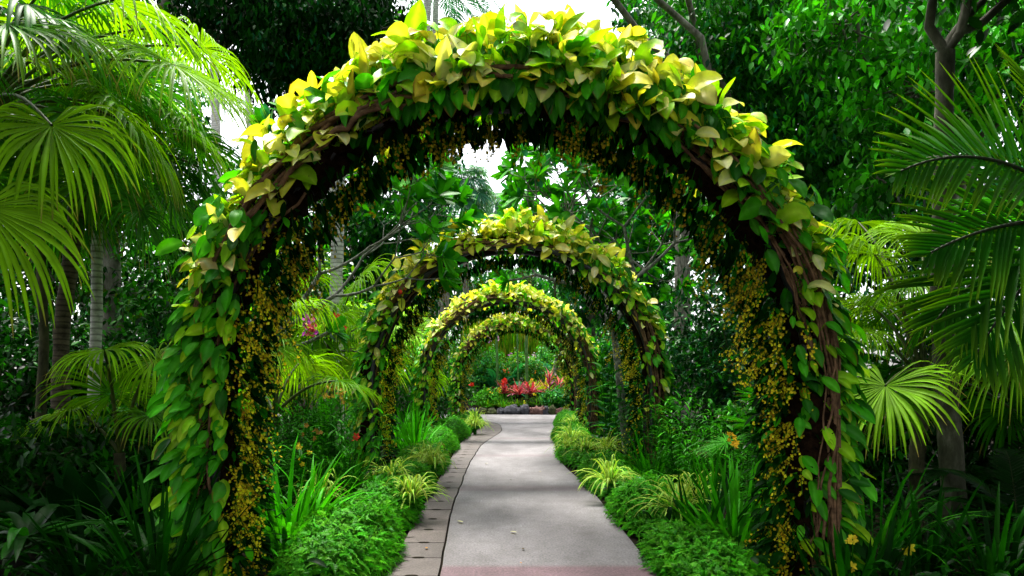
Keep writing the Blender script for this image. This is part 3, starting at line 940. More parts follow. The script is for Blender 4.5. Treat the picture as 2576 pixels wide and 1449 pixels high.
def tree(label, base, fork, tr, lobes, seed, leafL=0.16, leafW=0.07, cols=(MID, GRN, DRK), probs=(0.5, 0.25, 0.25), bark=None, name='tree', group=None, mat=None, hang=0.6, clus=0.55, per=26, limb_sag=0.05, droop=0.35, flare=1.6):
    rng = np.random.default_rng(seed)
    base, fork = np.asarray(base, float), np.asarray(fork, float)
    root = thing(name, label, 'tree', base, group)
    bark = bark or M['bark']
    g = G(base)
    mid = (base + fork) / 2 + rng.normal(0, 0.12, 3) * [1, 1, 0]
    q = np.stack([base, base + (mid - base) * 0.12, mid, fork])
    s1 = np.linspace(0, 1, 24)
    s0 = np.array([0, 0.08, 0.5, 1.0])
    p = np.stack([np.interp(s1, s0, q[:, i]) for i in range(3)], 1)
    g.tube(p, np.interp(s1, s0, [tr * flare, tr * 1.08, tr * 0.95, tr * 0.8]) * (1 + 0.05 * rng.normal(0, 1, 24)), (0, 0, 0), 14)
    gl = G(base)
    for (cx, cy_, cz, rx, ry, rz, nleaf) in lobes:
        cen = np.array([cx, cy_, cz])
        ax = np.array([rx, ry, rz])
        limb(g, rng, fork, cen, tr * 0.5, tr * 0.2, 10, 0.1, limb_sag)
        ncl = max(4, int(nleaf / per))
        u_ = rdir(rng, ncl) * (rng.random(ncl) ** 0.42)[:, None]
        cc = cen + u_ * ax
        for j in range(min(ncl, 26)):
            limb(g, rng, cen + u_[j] * ax * 0.15, cc[j], tr * 0.13, tr * 0.03, 6, 0.12, -0.03, 5)
        tone = np.exp(rng.normal(-0.08, 0.48, ncl))
        idx = np.repeat(np.arange(ncl), per)
        k = len(idx)
        pos = cc[idx] + rdir(rng, k) * (clus * rng.random(k) ** 0.6)[:, None] * np.array([1, 1, 0.45])
        d = rdir(rng, k) * 0.9 - Z * hang
        up = rdir(rng, k) * 0.6 + Z
        col = pick(rng, list(cols), probs, k, 0.2) * tone[idx][:, None]
        leaves(gl, pos, d, up, leafL * rng.uniform(0.65, 1.2, k), leafW * rng.uniform(0.75, 1.2, k), col, TINY if leafL < 0.3 else LANCE, droop=droop, fold=0.1)
    g.build('trunk', bark, root)
    gl.build('crown', mat or M['tree'], root)
    return root


# dark overhanging tree, top left of centre
tree('dark dense tree hanging its leaves over the slender palm trunks, top left of centre', [-9.0, 15.5, 0], [-8.6, 15, 9.2], 0.26, [
    (-5.7, 14.5, 9.3, 1.3, 1.8, 1.3, 5200), (-4.3, 14.0, 8.1, 1.3, 1.6, 1.3, 6600), (-3.0, 14.0, 8.4, 1.0, 1.5, 1.3, 5200),
    (-4.3, 14.2, 11.0, 2.6, 2.4, 1.5, 8000), (-8.0, 15, 11.0, 1.8, 2, 1.7, 3600)], 101, 0.16, 0.065, (DRK, DRK * 0.6, TEAL * 0.5), (0.6, 0.3, 0.1), hang=0.9, mat=M['dark'], clus=0.5, per=24)
# green trees to the upper right
tree('tall tree with glossy mid-green leaves, right of the golden crown of the nearest arch', [5.2, 13.5, 0], [4.6, 13.2, 5.0], 0.16, [
    (3.9, 12.8, 7.6, 1.5, 1.5, 1.5, 5600), (5.4, 12.2, 7.4, 1.6, 1.5, 1.5, 6000), (4.7, 13.2, 9.6, 2.2, 1.8, 1.6, 6200), (6.6, 12.2, 6.2, 1.4, 1.4, 1.3, 5000), (5.0, 12.2, 5.6, 1.3, 1.2, 1.1, 4000), (1.7, 10.3, 9.2, 1.5, 1.5, 0.7, 4200), (-0.5, 10.0, 9.4, 1.5, 1.5, 0.7, 4200), (0.6, 8.6, 8.8, 1.6, 1.0, 0.6, 3000)],  # the last lobes are unseen boughs added to keep sun off the near path
    102, 0.17, 0.065, (GRN * 0.8, MID * 1.3, MID, TEAL * 1.6), (0.3, 0.3, 0.25, 0.15))
tree('broad-leaved tree with bare grey branches across the upper right', [6.0, 10.0, 0], [6.3, 9.8, 3.9], 0.12, [
    (5.6, 9.4, 5.5, 1.1, 1.1, 0.8, 1700), (6.9, 9.2, 5.9, 1.0, 1.1, 0.8, 1600), (4.7, 9.8, 6.6, 1.0, 1.0, 0.7, 1200), (5.9, 9.6, 7.0, 1.3, 1.1, 0.7, 1500), (5.2, 9.4, 4.2, 0.8, 0.9, 0.7, 1000)],
    103, 0.17, 0.075, (GRN, MID * 1.4, GRN * 1.3), (0.5, 0.3, 0.2))
tree('dark leafy tree behind the glossy one, reaching down to the right undergrowth', [7.6, 16, 0], [7.3, 16, 4.0], 0.2, [
    (6.2, 15.6, 4.4, 1.8, 1.5, 2.2, 4500), (8.5, 15.6, 5.4, 2.0, 1.6, 2.2, 4500), (7.3, 16, 8.4, 2.4, 2.0, 2.2, 5200), (10.2, 16, 7.5, 2.0, 1.8, 2.4, 4200), (5.0, 16.2, 2.2, 1.5, 1.2, 1.6, 3200)],
    104, 0.2, 0.085, (MID * 1.3, DRK, TEAL * 1.4), (0.4, 0.3, 0.3))
T0 = np.array([P(2408, 1000, 6.3)[0], 6.3, 0.0])
T1 = P(2378, 130, 6.3)
tree('slim straight tree on the right whose bare mossy trunk spans ground to top', T0, T1, 0.095, [
    (T1[0] - 0.6, 6.2, 6.3, 0.8, 0.8, 0.6, 300), (T1[0] + 0.7, 6.4, 5.4, 0.7, 0.7, 0.6, 900), (T1[0] + 0.4, 6.0, 6.5, 1.0, 1.0, 0.8, 1100), (T1[0] + 1.6, 6.5, 5.8, 0.8, 0.8, 0.9, 1000)],
    105, 0.16, 0.075, (MID, DRK), (0.5, 0.5), mat_rough('mottled_bark', (0.015, 0.016, 0.008), (0.12, 0.115, 0.085), 8, 0.9, 0.5, (1, 1, 0.4), c3=(0.045, 0.047, 0.026)), flare=1.2)
# unseen trees added over and behind the viewer to shade the near path
tree('unseen tree added left of the path, its crown shading the near end', [-5.2, -1.5, 0], [-4.6, -1.2, 5.0], 0.3, [
    (-4.2, -0.8, 7.6, 2.4, 2.4, 1.2, 3600), (-1.6, -1.5, 8.0, 2.2, 2.6, 1.1, 3600), (-6.6, 1.5, 7.2, 2.0, 2.4, 1.4, 3000), (-2.6, -4.6, 7.6, 2.8, 2.2, 1.4, 3000), (-3.2, 2.2, 7.2, 1.8, 1.8, 0.9, 3000), (-6.4, 4.4, 7.6, 1.6, 1.8, 1.0, 2400), (-7.0, 4.3, 4.6, 1.5, 2.2, 2.4, 3600), (-5.0, 0.8, 4.2, 1.6, 2.0, 2.4, 3000)], 151, 0.3, 0.13, (MID, DRK, GRN * 0.6), (0.4, 0.4, 0.2))
tree('unseen tree added right of the path, its crown shading the near end', [5.0, -1.0, 0], [4.6, -0.8, 5.2], 0.3, [
    (3.8, -0.6, 7.8, 2.4, 2.4, 1.2, 3600), (1.4, -1.6, 8.2, 2.2, 2.4, 1.1, 3600), (6.4, 1.8, 7.0, 2.0, 2.6, 1.5, 3400), (2.4, -4.8, 7.8, 2.8, 2.2, 1.4, 3000), (0.2, 1.2, 7.4, 2.2, 2.2, 0.9, 4200), (3.4, 2.2, 7.4, 1.8, 1.8, 0.9, 3000), (7.0, 4.3, 4.6, 1.5, 2.2, 2.4, 3600), (5.2, 0.8, 4.2, 1.6, 2.0, 2.4, 3000), (6.4, 4.6, 7.6, 1.6, 1.8, 1.0, 2400)], 152, 0.3, 0.13, (MID, DRK, GRN * 0.6), (0.4, 0.4, 0.2))
# trees behind, through the arches
tree('leafy tree behind the left of the second arch, under the sky gap', [-4.2, 26, 0], [-4.0, 26, 5.0], 0.2, [
    (-4.0, 25.5, 8.0, 2.0, 2.0, 2.2, 4200), (-6.2, 25.8, 7.2, 2.2, 2.0, 2.6, 4600), (-5.0, 26, 5.0, 2.2, 1.8, 2.0, 3800)], 106, 0.26, 0.12, (TEAL, MID, GRN * 0.7), (0.35, 0.4, 0.25))
tree('round green tree right of the sky gap, behind the frangipani', [3.2, 28, 0], [3.2, 28, 5.0], 0.2, [
    (3.0, 27.5, 7.0, 2.2, 2.0, 1.9, 4200), (5.6, 27.5, 8.2, 2.4, 2.2, 2.4, 4600), (4.2, 28, 5.0, 2.8, 2.0, 2.0, 4200), (7.6, 27.5, 10.0, 2.4, 2.2, 2.4, 4200)], 107, 0.28, 0.13, (TEAL, MID, GRN * 0.7), (0.35, 0.4, 0.25))
tree('tall hazy green tree behind the slender palms, right of the dark tree', [-4.6, 42, 0], [-4.4, 42, 14], 0.3, [
    (-4.6, 41.5, 19.0, 3.0, 2.5, 4.5, 4200), (-7.6, 42, 21.0, 3.0, 2.5, 3.0, 3600)], 108, 0.4, 0.18, (TEAL, GRN * 0.6), (0.5, 0.5), clus=0.9)
tree('thin leafy tree among the slender palm trunks', [-17.2, 38, 0], [-17.0, 38, 12], 0.18, [
    (-17.4, 37.5, 15.6, 1.1, 1.1, 2.6, 900), (-15.4, 37.6, 12.8, 0.8, 0.8, 1.6, 420), (-13.4, 38, 11.4, 1.4, 1.0, 1.8, 800)], 109, 0.34, 0.16, (TEAL, GRN * 0.6), (0.5, 0.5), clus=0.7, per=18)
tree('tall tree at the top right behind the slim trunk, sky glinting through its leaves', [14.5, 17, 0], [14, 17, 7], 0.3, [
    (12.2, 16.5, 10.0, 2.0, 2.0, 2.2, 2800), (15.0, 16.5, 9.0, 2.2, 2.2, 2.4, 2400), (13.5, 17, 6.0, 2.4, 2.0, 2.2, 3200), (9.8, 17, 11.0, 2.0, 2.0, 1.8, 2600)], 110, 0.24, 0.10, (MID, DRK, GRN * 0.7), (0.4, 0.4, 0.2))
tree('tall tree right of the sky above the nearest arch, beyond the glossy one', [6.0, 24, 0], [6.0, 24, 9], 0.3, [
    (5.2, 23.5, 13.4, 1.8, 2.0, 2.4, 3200), (8.0, 24, 14.0, 2.6, 2.4, 3.0, 4200), (7.0, 24, 10.0, 2.4, 2.0, 2.2, 3800)], 111, 0.28, 0.12, (TEAL, MID, GRN * 0.6), (0.4, 0.4, 0.2))
tree('leafy tree behind the left fan palms, closing the view between their trunks', [-11, 16, 0], [-11, 16, 4], 0.25, [
    (-10.5, 15.5, 4.2, 2.4, 1.8, 2.2, 4200), (-13, 15.5, 5.6, 2.4, 2.0, 3.0, 4200), (-11.2, 16, 8.0, 2.6, 2.0, 2.4, 4200), (-8.2, 16, 3.2, 1.8, 1.4, 1.8, 3000), (-10.6, 14.6, 8.6, 2.2, 1.5, 2.0, 5200), (-8.9, 14.8, 9.0, 1.5, 1.3, 1.6, 3000), (-8.6, 14.8, 6.2, 1.6, 1.4, 1.8, 3200)], 112, 0.2, 0.09, (MID, GRN, DRK, YG * 0.5), (0.4, 0.25, 0.2, 0.15))

# far wood: one mass round the garden
g = G()
rng = np.random.default_rng(120)
ncl, per = 3000, 22
az = np.concatenate([rng.uniform(R(98), R(195), ncl // 2), rng.uniform(R(-15), R(82), ncl // 2)])
az = np.concatenate([az, rng.uniform(R(82), R(98), 380)])
ncl = len(az)
dist = rng.uniform(48, 62, ncl)
mid_gap = np.abs(np.degrees(az) - 90) < 8
left_gap = (np.degrees(az) > 99) & (np.degrees(az) < 116)
top = np.where(mid_gap, 11.5, np.where(left_gap, 10.5, 15 + 5 * np.sin(az * 7)))
hh = rng.random(ncl) ** 0.9 * top
cc = np.stack([np.cos(az) * dist, np.sin(az) * dist, hh], 1)
tone = np.exp(rng.normal(0, 0.3, ncl))
idx = np.repeat(np.arange(ncl), per)
k = len(idx)
pos = cc[idx] + rdir(rng, k) * (1.9 * rng.random(k) ** 0.6)[:, None]
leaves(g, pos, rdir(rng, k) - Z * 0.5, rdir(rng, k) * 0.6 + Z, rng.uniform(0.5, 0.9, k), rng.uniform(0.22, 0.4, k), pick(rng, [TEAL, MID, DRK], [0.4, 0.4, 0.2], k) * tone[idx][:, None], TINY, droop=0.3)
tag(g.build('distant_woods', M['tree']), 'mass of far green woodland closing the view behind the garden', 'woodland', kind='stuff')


# ------------------------------------------------------------------ frangipani
def frangipani(label, base, first, seed, levels=6, L0=0.75, bark=None, bias=(0, 0, 0), leafL=0.3, zmin=1.2, spread=0.75, flat=0.5, box=None):
    rng = np.random.default_rng(seed)
    base = np.asarray(base, float)
    root = thing('frangipani_tree', label, 'tree', base, 'frangipani trees between the arches')
    g, gl = G(base), G(base)
    tips = []
    bias = np.asarray(bias, float)

    def grow(p, d, L, r, lev):
        n = 7
        s_ = np.linspace(0, 1, n)
        turn = np.array([0, 0, 0.35]) + rng.normal(0, 0.18, 3)
        q = p + d * (L * s_)[:, None] + turn * (L * 0.35 * s_ ** 2)[:, None]
        g.tube(q, np.linspace(r, r * 0.8, n), (0, 0, 0), 7)
        e = q[-1]
        dd = unit(q[-1] - q[-2])
        if lev == 0 or (box is not None and not (box[0] < e[0] < box[1] and box[2] < e[2] < box[3])):
            tips.append((e, dd))
            return
        nb = 3 if rng.random() < 0.35 else 2
        a0 = rng.uniform(0, 6.3)
        s1 = unit(np.cross(dd, Z + rng.normal(0, 0.1, 3)))
        s2 = np.cross(s1, dd)
        for i in range(nb):
            a = a0 + i * 2 * np.pi / nb + rng.normal(0, 0.25)
            nd = dd * 0.75 + (s1 * np.cos(a) + s2 * np.sin(a)) * spread
            nd[2] *= (1 - flat * 0.35)
            nd = unit(nd + bias * 0.2)
            if e[2] < zmin and nd[2] < 0:
                nd[2] = abs(nd[2])
            grow(e, unit(nd), L * rng.uniform(0.68, 0.9), r * 0.66, lev - 1)
    for (p0, d0, r0) in first:
        grow(np.asarray(p0, float), unit(np.asarray(d0, float)), L0, r0, levels)
    g.tube(stalk_line(base, first[0][0], 0.02), np.linspace(first[0][2] * 1.5, first[0][2], 10), (0, 0, 0), 10)
    g.build('trunk', bark or M['plumeria'], root)
    for (e, dd) in tips:
        k = int(rng.integers(11, 17))
        a = np.arange(k) * 2.4 + rng.uniform(0, 6)
        s1 = unit(np.cross(dd, np.array([0.31, 0.2, 0.9])))
        s2 = np.cross(s1, dd)
        el = rng.uniform(0.25, 1.1, k)
        d = dd * np.sin(el)[:, None] + (s1 * np.cos(a)[:, None] + s2 * np.sin(a)[:, None]) * np.cos(el)[:, None]
        pos = np.repeat(e[None], k, 0) - dd * rng.uniform(0, 0.07, k)[:, None]
        leaves(gl, pos, d, np.repeat(dd[None], k, 0) + Z * 0.3, leafL * rng.uniform(0.65, 1.1, k), leafL * 0.33 * rng.uniform(0.85, 1.15, k), pick(rng, [GRN, MID * 1.3, GRN * 1.4, TEAL * 2], [0.4, 0.25, 0.25, 0.1], k, 0.15), OBLONG, droop=rng.uniform(0.05, 0.3, k), fold=0.08, midtint=np.array([1.4, 1.2, 1.3]))
    gl.build('crown', M['leaf'], root)
    return root


b = np.array([2.30, 13.6, 0.0])
frangipani('spreading frangipani with pale bare branches right of the sky gap, behind the second arch', b, [
    ((b[0] - 0.3, 13.5, 2.6), (-0.7, 0.1, 0.75), 0.06), ((b[0] - 0.3, 13.5, 2.6), (0.55, 0.3, 0.9), 0.06), ((b[0] - 0.3, 13.5, 2.6), (-0.2, 0.4, 0.9), 0.055)], 131, 5, 1.05, bias=(-0.35, 0.1, 0.25), leafL=0.34, spread=0.75, box=(0.2, 4.2, 3.3, 6.1))
b = np.array([P(740, 1000, 9.8)[0] - 0.3, 9.6, 0.0])
frangipani('frangipani on the left with lichen-pale branches reaching towards the second arch', b, [
    ((b[0] + 0.15, 9.6, 2.2), (0.85, 0.0, 0.55), 0.034), ((b[0] + 0.15, 9.6, 2.2), (0.7, 0.15, 0.9), 0.034), ((b[0] + 0.1, 9.6, 1.9), (0.95, -0.1, 0.22), 0.03)], 132, 4, 0.9, bias=(0.7, 0.1, 0.1), leafL=0.33, spread=0.6, box=(-4.2, -0.75, 2.3, 4.9))
b = np.array([2.1, 20.6, 0.0])
frangipani('thin frangipani behind the third arch, twigs crossing above its opening', b, [
    ((b[0] - 0.25, 20.5, 2.6), (-0.8, 0.1, 0.8), 0.06), ((b[0] - 0.25, 20.5, 2.6), (-0.4, 0.0, 1.0), 0.05)], 133, 4, 1.2, M['mossbark'], bias=(-0.8, 0, 0.1), leafL=0.34, spread=0.6, box=(-1.6, 3.0, 3.6, 5.6))
for nm, px, D, wd, lab in (('tree_trunk', 850, 15, 34, 'smooth pale tree trunk standing behind the left frangipani branches'),):
    b = np.array([P(px, 900, D)[0], D, 0.0])
    tree(lab, b, b + [0.1, 0, 7.5], wd * D / F / 2, [(b[0], D + 0.5, 9.2, 1.4, 1.4, 1.2, 1500)], 140, 0.2, 0.09, bark=M['palebark'], name='pale_tree')


# ------------------------------------------------------------------ garden plants
def ground_pt(px, D):
    return np.array([(px - 1288.0) / F * D, D, 0.0])


def strap_plant(name, label, base, n, L, W, seed, cols=(MID, GRN), probs=(0.6, 0.4), el=(0.5, 1.45), droop=(0.25, 0.8), cat='plant', group=None, edge=None, mat=None, prof=STRAP, fold=0.18, spreadr=0.06, az=None, lift=0.0):
    rng = np.random.default_rng(seed)
    root = thing(name, label, cat, base, group)
    base = np.asarray(base, float)
    a = rng.uniform(0, 2 * np.pi, n) if az is None else rng.normal(az[0], az[1], n)
    e = rng.uniform(*el, n)
    d = np.stack([np.cos(a) * np.cos(e), np.sin(a) * np.cos(e), np.sin(e)], 1)
    pos = base + np.stack([np.cos(a), np.sin(a), np.zeros(n)], 1) * (spreadr * rng.random(n))[:, None]
    pos[:, 2] += lift
    col = pick(rng, list(cols), probs, n, 0.16)
    g = G(base)
    if lift:
        g.tube([base, base + [0, 0, lift * 0.6], base + [0, 0, lift + 0.03]], [0.05, 0.045, 0.03], MID, 8)
    ed = None
    if edge is not None:
        ed = jitter(rng, edge, n, 0.12)
    leaves(g, pos, d, np.repeat(Z[None], n, 0) - d * 0.3 + rdir(rng, n) * 0.15, L * rng.uniform(0.6, 1.12, n), W * rng.uniform(0.75, 1.15, n), col, prof, droop=rng.uniform(*droop, n), fold=fold, edge=ed, midtint=None if edge is not None else np.array([0.85, 0.9, 0.85]))
    g.build('leaves', mat or M['leaf'], root)
    return root


SPE = np.array([0.55, 0.60, 0.12])
def spider(label, px, D, seed, L=0.42, n=46, dx=0.0):
    b = ground_pt(px, D) + [dx, 0, 0.0]
    up_ = 0.3 if L < 0.47 else 0.24
    return strap_plant('spider_plant', label, b, int(n * 1.2), L * 1.02, 0.023, seed, (GRN * 1.6, GRN), (0.6, 0.4), (0.5, 1.5), (0.45, 1.0), group='spider plants along the path', edge=SPE, spreadr=0.07, lift=up_)


sp = [
    ('striped spider plant spilling over the left path edging between the two nearest fern mounds', 1035, 7.35, 0.5, 60),
    ('striped spider plant on top of the second left fern mound', 985, 8.6, 0.42, 40),
    ('striped spider plant at the left path edge beside the second arch', 1090, 9.9, 0.45, 60),
    ('striped spider plant behind the one beside the second arch, deeper in the left bed', 1065, 10.6, 0.42, 46),
    ('round striped spider plant on the tip of the left bed where the path bends', 1195, 19.4, 0.62, 90),
    ('yellow-striped spider plant at the left bed behind the nearest fern mound', 805, 7.0, 0.45, 36),
    ('striped spider plant overhanging the right path edge between two fern mounds', 1535, 8.5, 0.5, 60),
    ('largest pale-striped spider plant beside the nearest right fern mound', 1705, 6.6, 0.52, 54),
    ('striped spider plant left-most of the right trio at the path edge', 1432, 12.9, 0.55, 64),
    ('striped spider plant in the middle of the right trio by the second arch', 1470, 12.2, 0.5, 60),
    ('striped spider plant right-most of the right trio, arching towards the second arch', 1525, 12.4, 0.5, 54),
    ('striped spider plant behind the right trio where the path narrows', 1440, 15.0, 0.55, 60),
    ('farthest striped spider plant on the right, below the last arch', 1440, 19.5, 0.6, 60),
    ('pale spider plant half hidden in the right bed behind the largest one', 1745, 7.2, 0.48, 36),
]
for i, (lab, px, D, L, n) in enumerate(sp):
    spider(lab, px, D, 200 + i, L, n)


def fern_mound(label, px0, px1, D0, D1, h, seed, dens=1.0, col=(np.array([0.075, 0.32, 0.012]), np.array([0.045, 0.25, 0.01]), GRN)):
    """a low cushion of fine feathery sprays"""
    rng = np.random.default_rng(seed)
    Dm = (D0 + D1) / 2
    xa, xb = (px0 - 1288) / F * Dm, (px1 - 1288) / F * Dm
    base = np.array([(xa + xb) / 2, Dm, 0.0])
    rx, ry = (xb - xa) / 2, (D1 - D0) / 2
    root = thing('fern_mound', label, 'fern', base, 'feathery fern mounds edging the path')
    g = G(base)
    k = int(1150 * dens * max(0.6, rx * ry * 6))
    a = rng.uniform(0, 2 * np.pi, k)
    rr = np.sqrt(rng.random(k))
    bump = 0.8 + 0.25 * np.sin(a * 3 + seed) * rr + 0.12 * rng.normal(0, 1, k)
    q = np.stack([np.cos(a) * rr * rx, np.sin(a) * rr * ry, h * bump * np.sqrt(np.maximum(0.02, 1 - rr ** 2.4))], 1)
    nrm = unit(np.stack([np.cos(a) * rr / rx, np.sin(a) * rr / ry, np.sqrt(np.maximum(0.02, 1 - rr ** 2)) / h], 1))
    nf = 11
    # each spray: a short stem with a double row of fine leaflets
    d = unit(nrm * 0.5 + rdir(rng, k) * 0.75 + Z * 0.1)
    L = rng.uniform(0.06, 0.12, k)
    s_ = np.linspace(0.15, 1, nf)
    pts = (base + q)[:, None] + d[:, None] * (L[:, None] * s_[None])[..., None] - Z * (L[:, None] * 0.35 * s_[None] ** 2)[..., None]
    sd = unit(np.cross(d, nrm + rdir(rng, k) * 0.3))
    col_ = pick(rng, list(col), [0.4, 0.4, 0.2], k, 0.18)
    for sg in (-1, 1):
        dd = (sd[:, None] * sg * 0.9 + d[:, None] * 0.55 + rng.normal(0, 0.15, (k, nf, 3))).reshape(-1, 3)
        ll = (L[:, None] * 0.34 * (1.15 - s_[None])).reshape(-1)
        leaves(g, pts.reshape(-1, 3), dd, np.repeat(nrm, nf, 0), ll, ll * 0.42 + 0.002, np.repeat(col_, nf, 0), np.array([0.5, 1.0, 0.05]), droop=0.1, fold=0.05)
    # dark under-layer of older sprays so the soil does not show through
    k2 = int(k * 0.9)
    j = rng.integers(0, k, k2)
    leaves(g, base + q[j] * np.array([0.96, 0.96, 0.75]), rdir(rng, k2) + nrm[j] * 0.3, nrm[j], rng.uniform(0.05, 0.1, k2), rng.uniform(0.012, 0.022, k2), pick(rng, [GRN, MID], [0.5, 0.5], k2), LANCE, droop=0.2)
    g.build('fern_fronds', M['leaf'], root)
    return root


def edge_mound(label, side, D0, D1, wd, h, seed, dens=1.0):
    Dm = (D0 + D1) / 2
    e = float(np.interp(Dm, yq, pl if side < 0 else pr))
    a, b = e - side * 0.04, e + side * wd
    x0_, x1_ = min(a, b), max(a, b)
    fern_mound(label, 1288 + x0_ * F / Dm, 1288 + x1_ * F / Dm, D0, D1, h, seed, dens)


edge_mound('broad bright-green fern mound at the bottom left of the path, nearest on that side', -1, 4.6, 6.7, 0.85, 0.42, 301, 1.3)
edge_mound('fern mound left of the path behind the nearest one, between spider plants', -1, 6.5, 8.2, 0.75, 0.42, 302, 1.2)
edge_mound('fern mound left of the path just before the second arch', -1, 8.2, 10.0, 0.75, 0.40, 303, 1.2)
edge_mound('fern mound left of the path just past the second arch', -1, 10.0, 13.2, 0.8, 0.42, 304)
edge_mound('fern mound on the left bend of the path, in front of the third arch', -1, 13.0, 16.6, 0.85, 0.45, 305)
edge_mound('tallest far fern mound on the left, beside the round spider plant', -1, 16.4, 20.4, 0.9, 0.5, 311)
edge_mound('farthest low fern mound on the left, past the third arch', -1, 20.4, 25.5, 0.8, 0.4, 312)
edge_mound('dark fern mound at the bottom right beside the largest spider plant', 1, 4.5, 6.4, 0.8, 0.30, 307, 1.2)
edge_mound('fern mound right of the path, broadest of the right row', 1, 6.3, 8.5, 0.85, 0.40, 306, 1.2)
edge_mound('fern mound right of the path at the foot of the second arch', 1, 8.4, 11.6, 0.8, 0.38, 308, 1.1)
edge_mound('fern mound under the right spider trio where the path narrows', 1, 11.6, 15.0, 0.8, 0.38, 309)
edge_mound('fern mound behind the right spider trio, in front of the third arch', 1, 15.0, 19.0, 0.9, 0.45, 313)
edge_mound('farthest fern mound on the right, below the last arch', 1, 19.0, 25.5, 0.9, 0.5, 310)

# strap-leaved clumps; those in the bottom corners are coloured darker to look shaded
st = [
    ('tall glossy strap-leaved clump right of the nearest arch left leg', 720, 5.9, 60, 1.0, 0.042, (GRN * 1.3, GRN * 0.8), 0.5),
    ('tall strap-leaved clump just left of the nearest fern mound', 780, 6.3, 54, 0.85, 0.036, (GRN * 1.3, GRN * 0.8), 0.6),
    ('upright blade-leaved clump in front of the second arch left leg', 860, 8.0, 40, 0.8, 0.03, (MID, GRN * 0.8), 0.35),
    ('upright grassy clump of long blades between the second and third arches, left', 1045, 13.0, 90, 1.25, 0.032, (GRN * 1.4, GRN), 0.4),
    ('lower grassy clump left of the third arch', 1000, 14.5, 70, 1.1, 0.035, (GRN * 1.3, GRN * 0.8), 0.4),
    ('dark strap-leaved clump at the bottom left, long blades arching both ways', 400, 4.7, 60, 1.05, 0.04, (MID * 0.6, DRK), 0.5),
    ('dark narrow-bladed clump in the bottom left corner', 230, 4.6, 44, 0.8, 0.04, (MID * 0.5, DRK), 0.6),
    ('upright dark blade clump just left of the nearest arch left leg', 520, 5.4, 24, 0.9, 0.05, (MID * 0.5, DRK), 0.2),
    ('bright strap-leaved clump left of the nearest arch right leg', 1850, 5.7, 50, 0.95, 0.04, (GRN, GRN * 1.3), 0.5),
    ('tall strap-leaved clump in the right bed behind the largest spider plant', 1800, 6.7, 46, 0.9, 0.036, (GRN * 0.9, MID), 0.45),
    ('dark stiff-bladed clump leaning left in the right bed', 1770, 6.0, 22, 0.85, 0.05, (MID * 0.8, DRK * 1.5), 0.25),
    ('loose arching strap-leaved clump right of the nearest arch right leg', 2200, 5.6, 44, 1.0, 0.032, (MID, GRN * 0.7), 0.6),
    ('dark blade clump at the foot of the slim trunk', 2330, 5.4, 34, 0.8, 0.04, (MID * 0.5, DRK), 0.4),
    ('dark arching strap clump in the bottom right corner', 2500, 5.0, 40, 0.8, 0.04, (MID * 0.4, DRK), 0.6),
    ('fine-leaved clump behind the right fern mound, under the second arch', 1640, 9.4, 60, 0.9, 0.03, (MID, GRN * 0.6), 0.5),
    ('arching leafy clump right of the second arch right leg', 1735, 9.6, 60, 0.95, 0.034, (GRN * 0.7, MID), 0.55),
    ('strap-leaved clump behind the nearest arch left leg, deep in the left bed', 610, 7.2, 44, 1.0, 0.04, (GRN * 0.8, MID), 0.5),
    ('shaded strap clump under the low fan palm frond', 350, 6.2, 40, 0.8, 0.035, (MID, GRN * 0.6), 0.5),
]
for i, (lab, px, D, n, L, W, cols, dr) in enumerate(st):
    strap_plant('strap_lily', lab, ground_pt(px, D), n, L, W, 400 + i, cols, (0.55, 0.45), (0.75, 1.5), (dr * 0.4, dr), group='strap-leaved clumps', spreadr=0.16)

# yellow-flowered upright iris clump at the lower right, with its three blooms
def bloom(g, rng, c, size, col, n=5, face=(0, -0.6, 0.8)):
    f = unit(np.asarray(face, float))
    s1 = unit(np.cross(f, np.array([0.2, 0.1, 1.0])))
    s2 = np.cross(s1, f)
    a = np.arange(n) * 2 * np.pi / n + rng.uniform(0, 6)
    d = s1 * np.cos(a)[:, None] + s2 * np.sin(a)[:, None] + f * 0.25
    leaves(g, np.repeat(np.asarray(c, float)[None], n, 0), d, np.repeat(f[None], n, 0), size, size * 0.62, jitter(rng, col, n, 0.1), np.array([0.25, 0.9, 1.0, 0.8, 0.25]), droop=0.05, fold=-0.12)


def flower_spike(name, label, cat, base, top, n, spread, size, col, seed, group=None, npet=5, stalk=True, leafy=0, vert=0.3):
    rng = np.random.default_rng(seed)
    base, top = np.asarray(base, float), np.asarray(top, float)
    root = thing(name, label, cat, base, group)
    g = G(base)
    line = stalk_line(base, top, 0.03)
    g.tube(line, np.linspace(0.009, 0.004, len(line)), GRN * 0.6, 5)
    if leafy:
        k = leafy
        s_ = np.sort(rng.uniform(0.02, 0.88, k))
        a = np.where(np.arange(k) % 2, 0, np.pi) + rng.uniform(0, 6) + rng.normal(0, 0.35, k)
        d = np.stack([np.cos(a), np.sin(a), rng.uniform(0.35, 0.9, k)], 1)
        p = base + (top - base) * s_[:, None]
        leaves(g, p, d, np.repeat(Z[None], k, 0), rng.uniform(0.14, 0.26, k), rng.uniform(0.024, 0.04, k), pick(rng, [GRN, MID], [0.5, 0.5], k), STRAP, droop=rng.uniform(0.2, 0.7, k), fold=0.15)
    g.build('stem', M['leaf'], root)
    if n:
        g = G(base)
        for i in range(n):
            c = top + rng.normal(0, 1, 3) * spread * np.array([1, 1, 1 + vert])
            bloom(g, rng, c, size * rng.uniform(0.8, 1.2), col, npet, unit(np.array([0, -0.8, 0.4]) + rng.normal(0, 0.4, 3)))
        g.build('flowers', M['petal'], root)
    return root


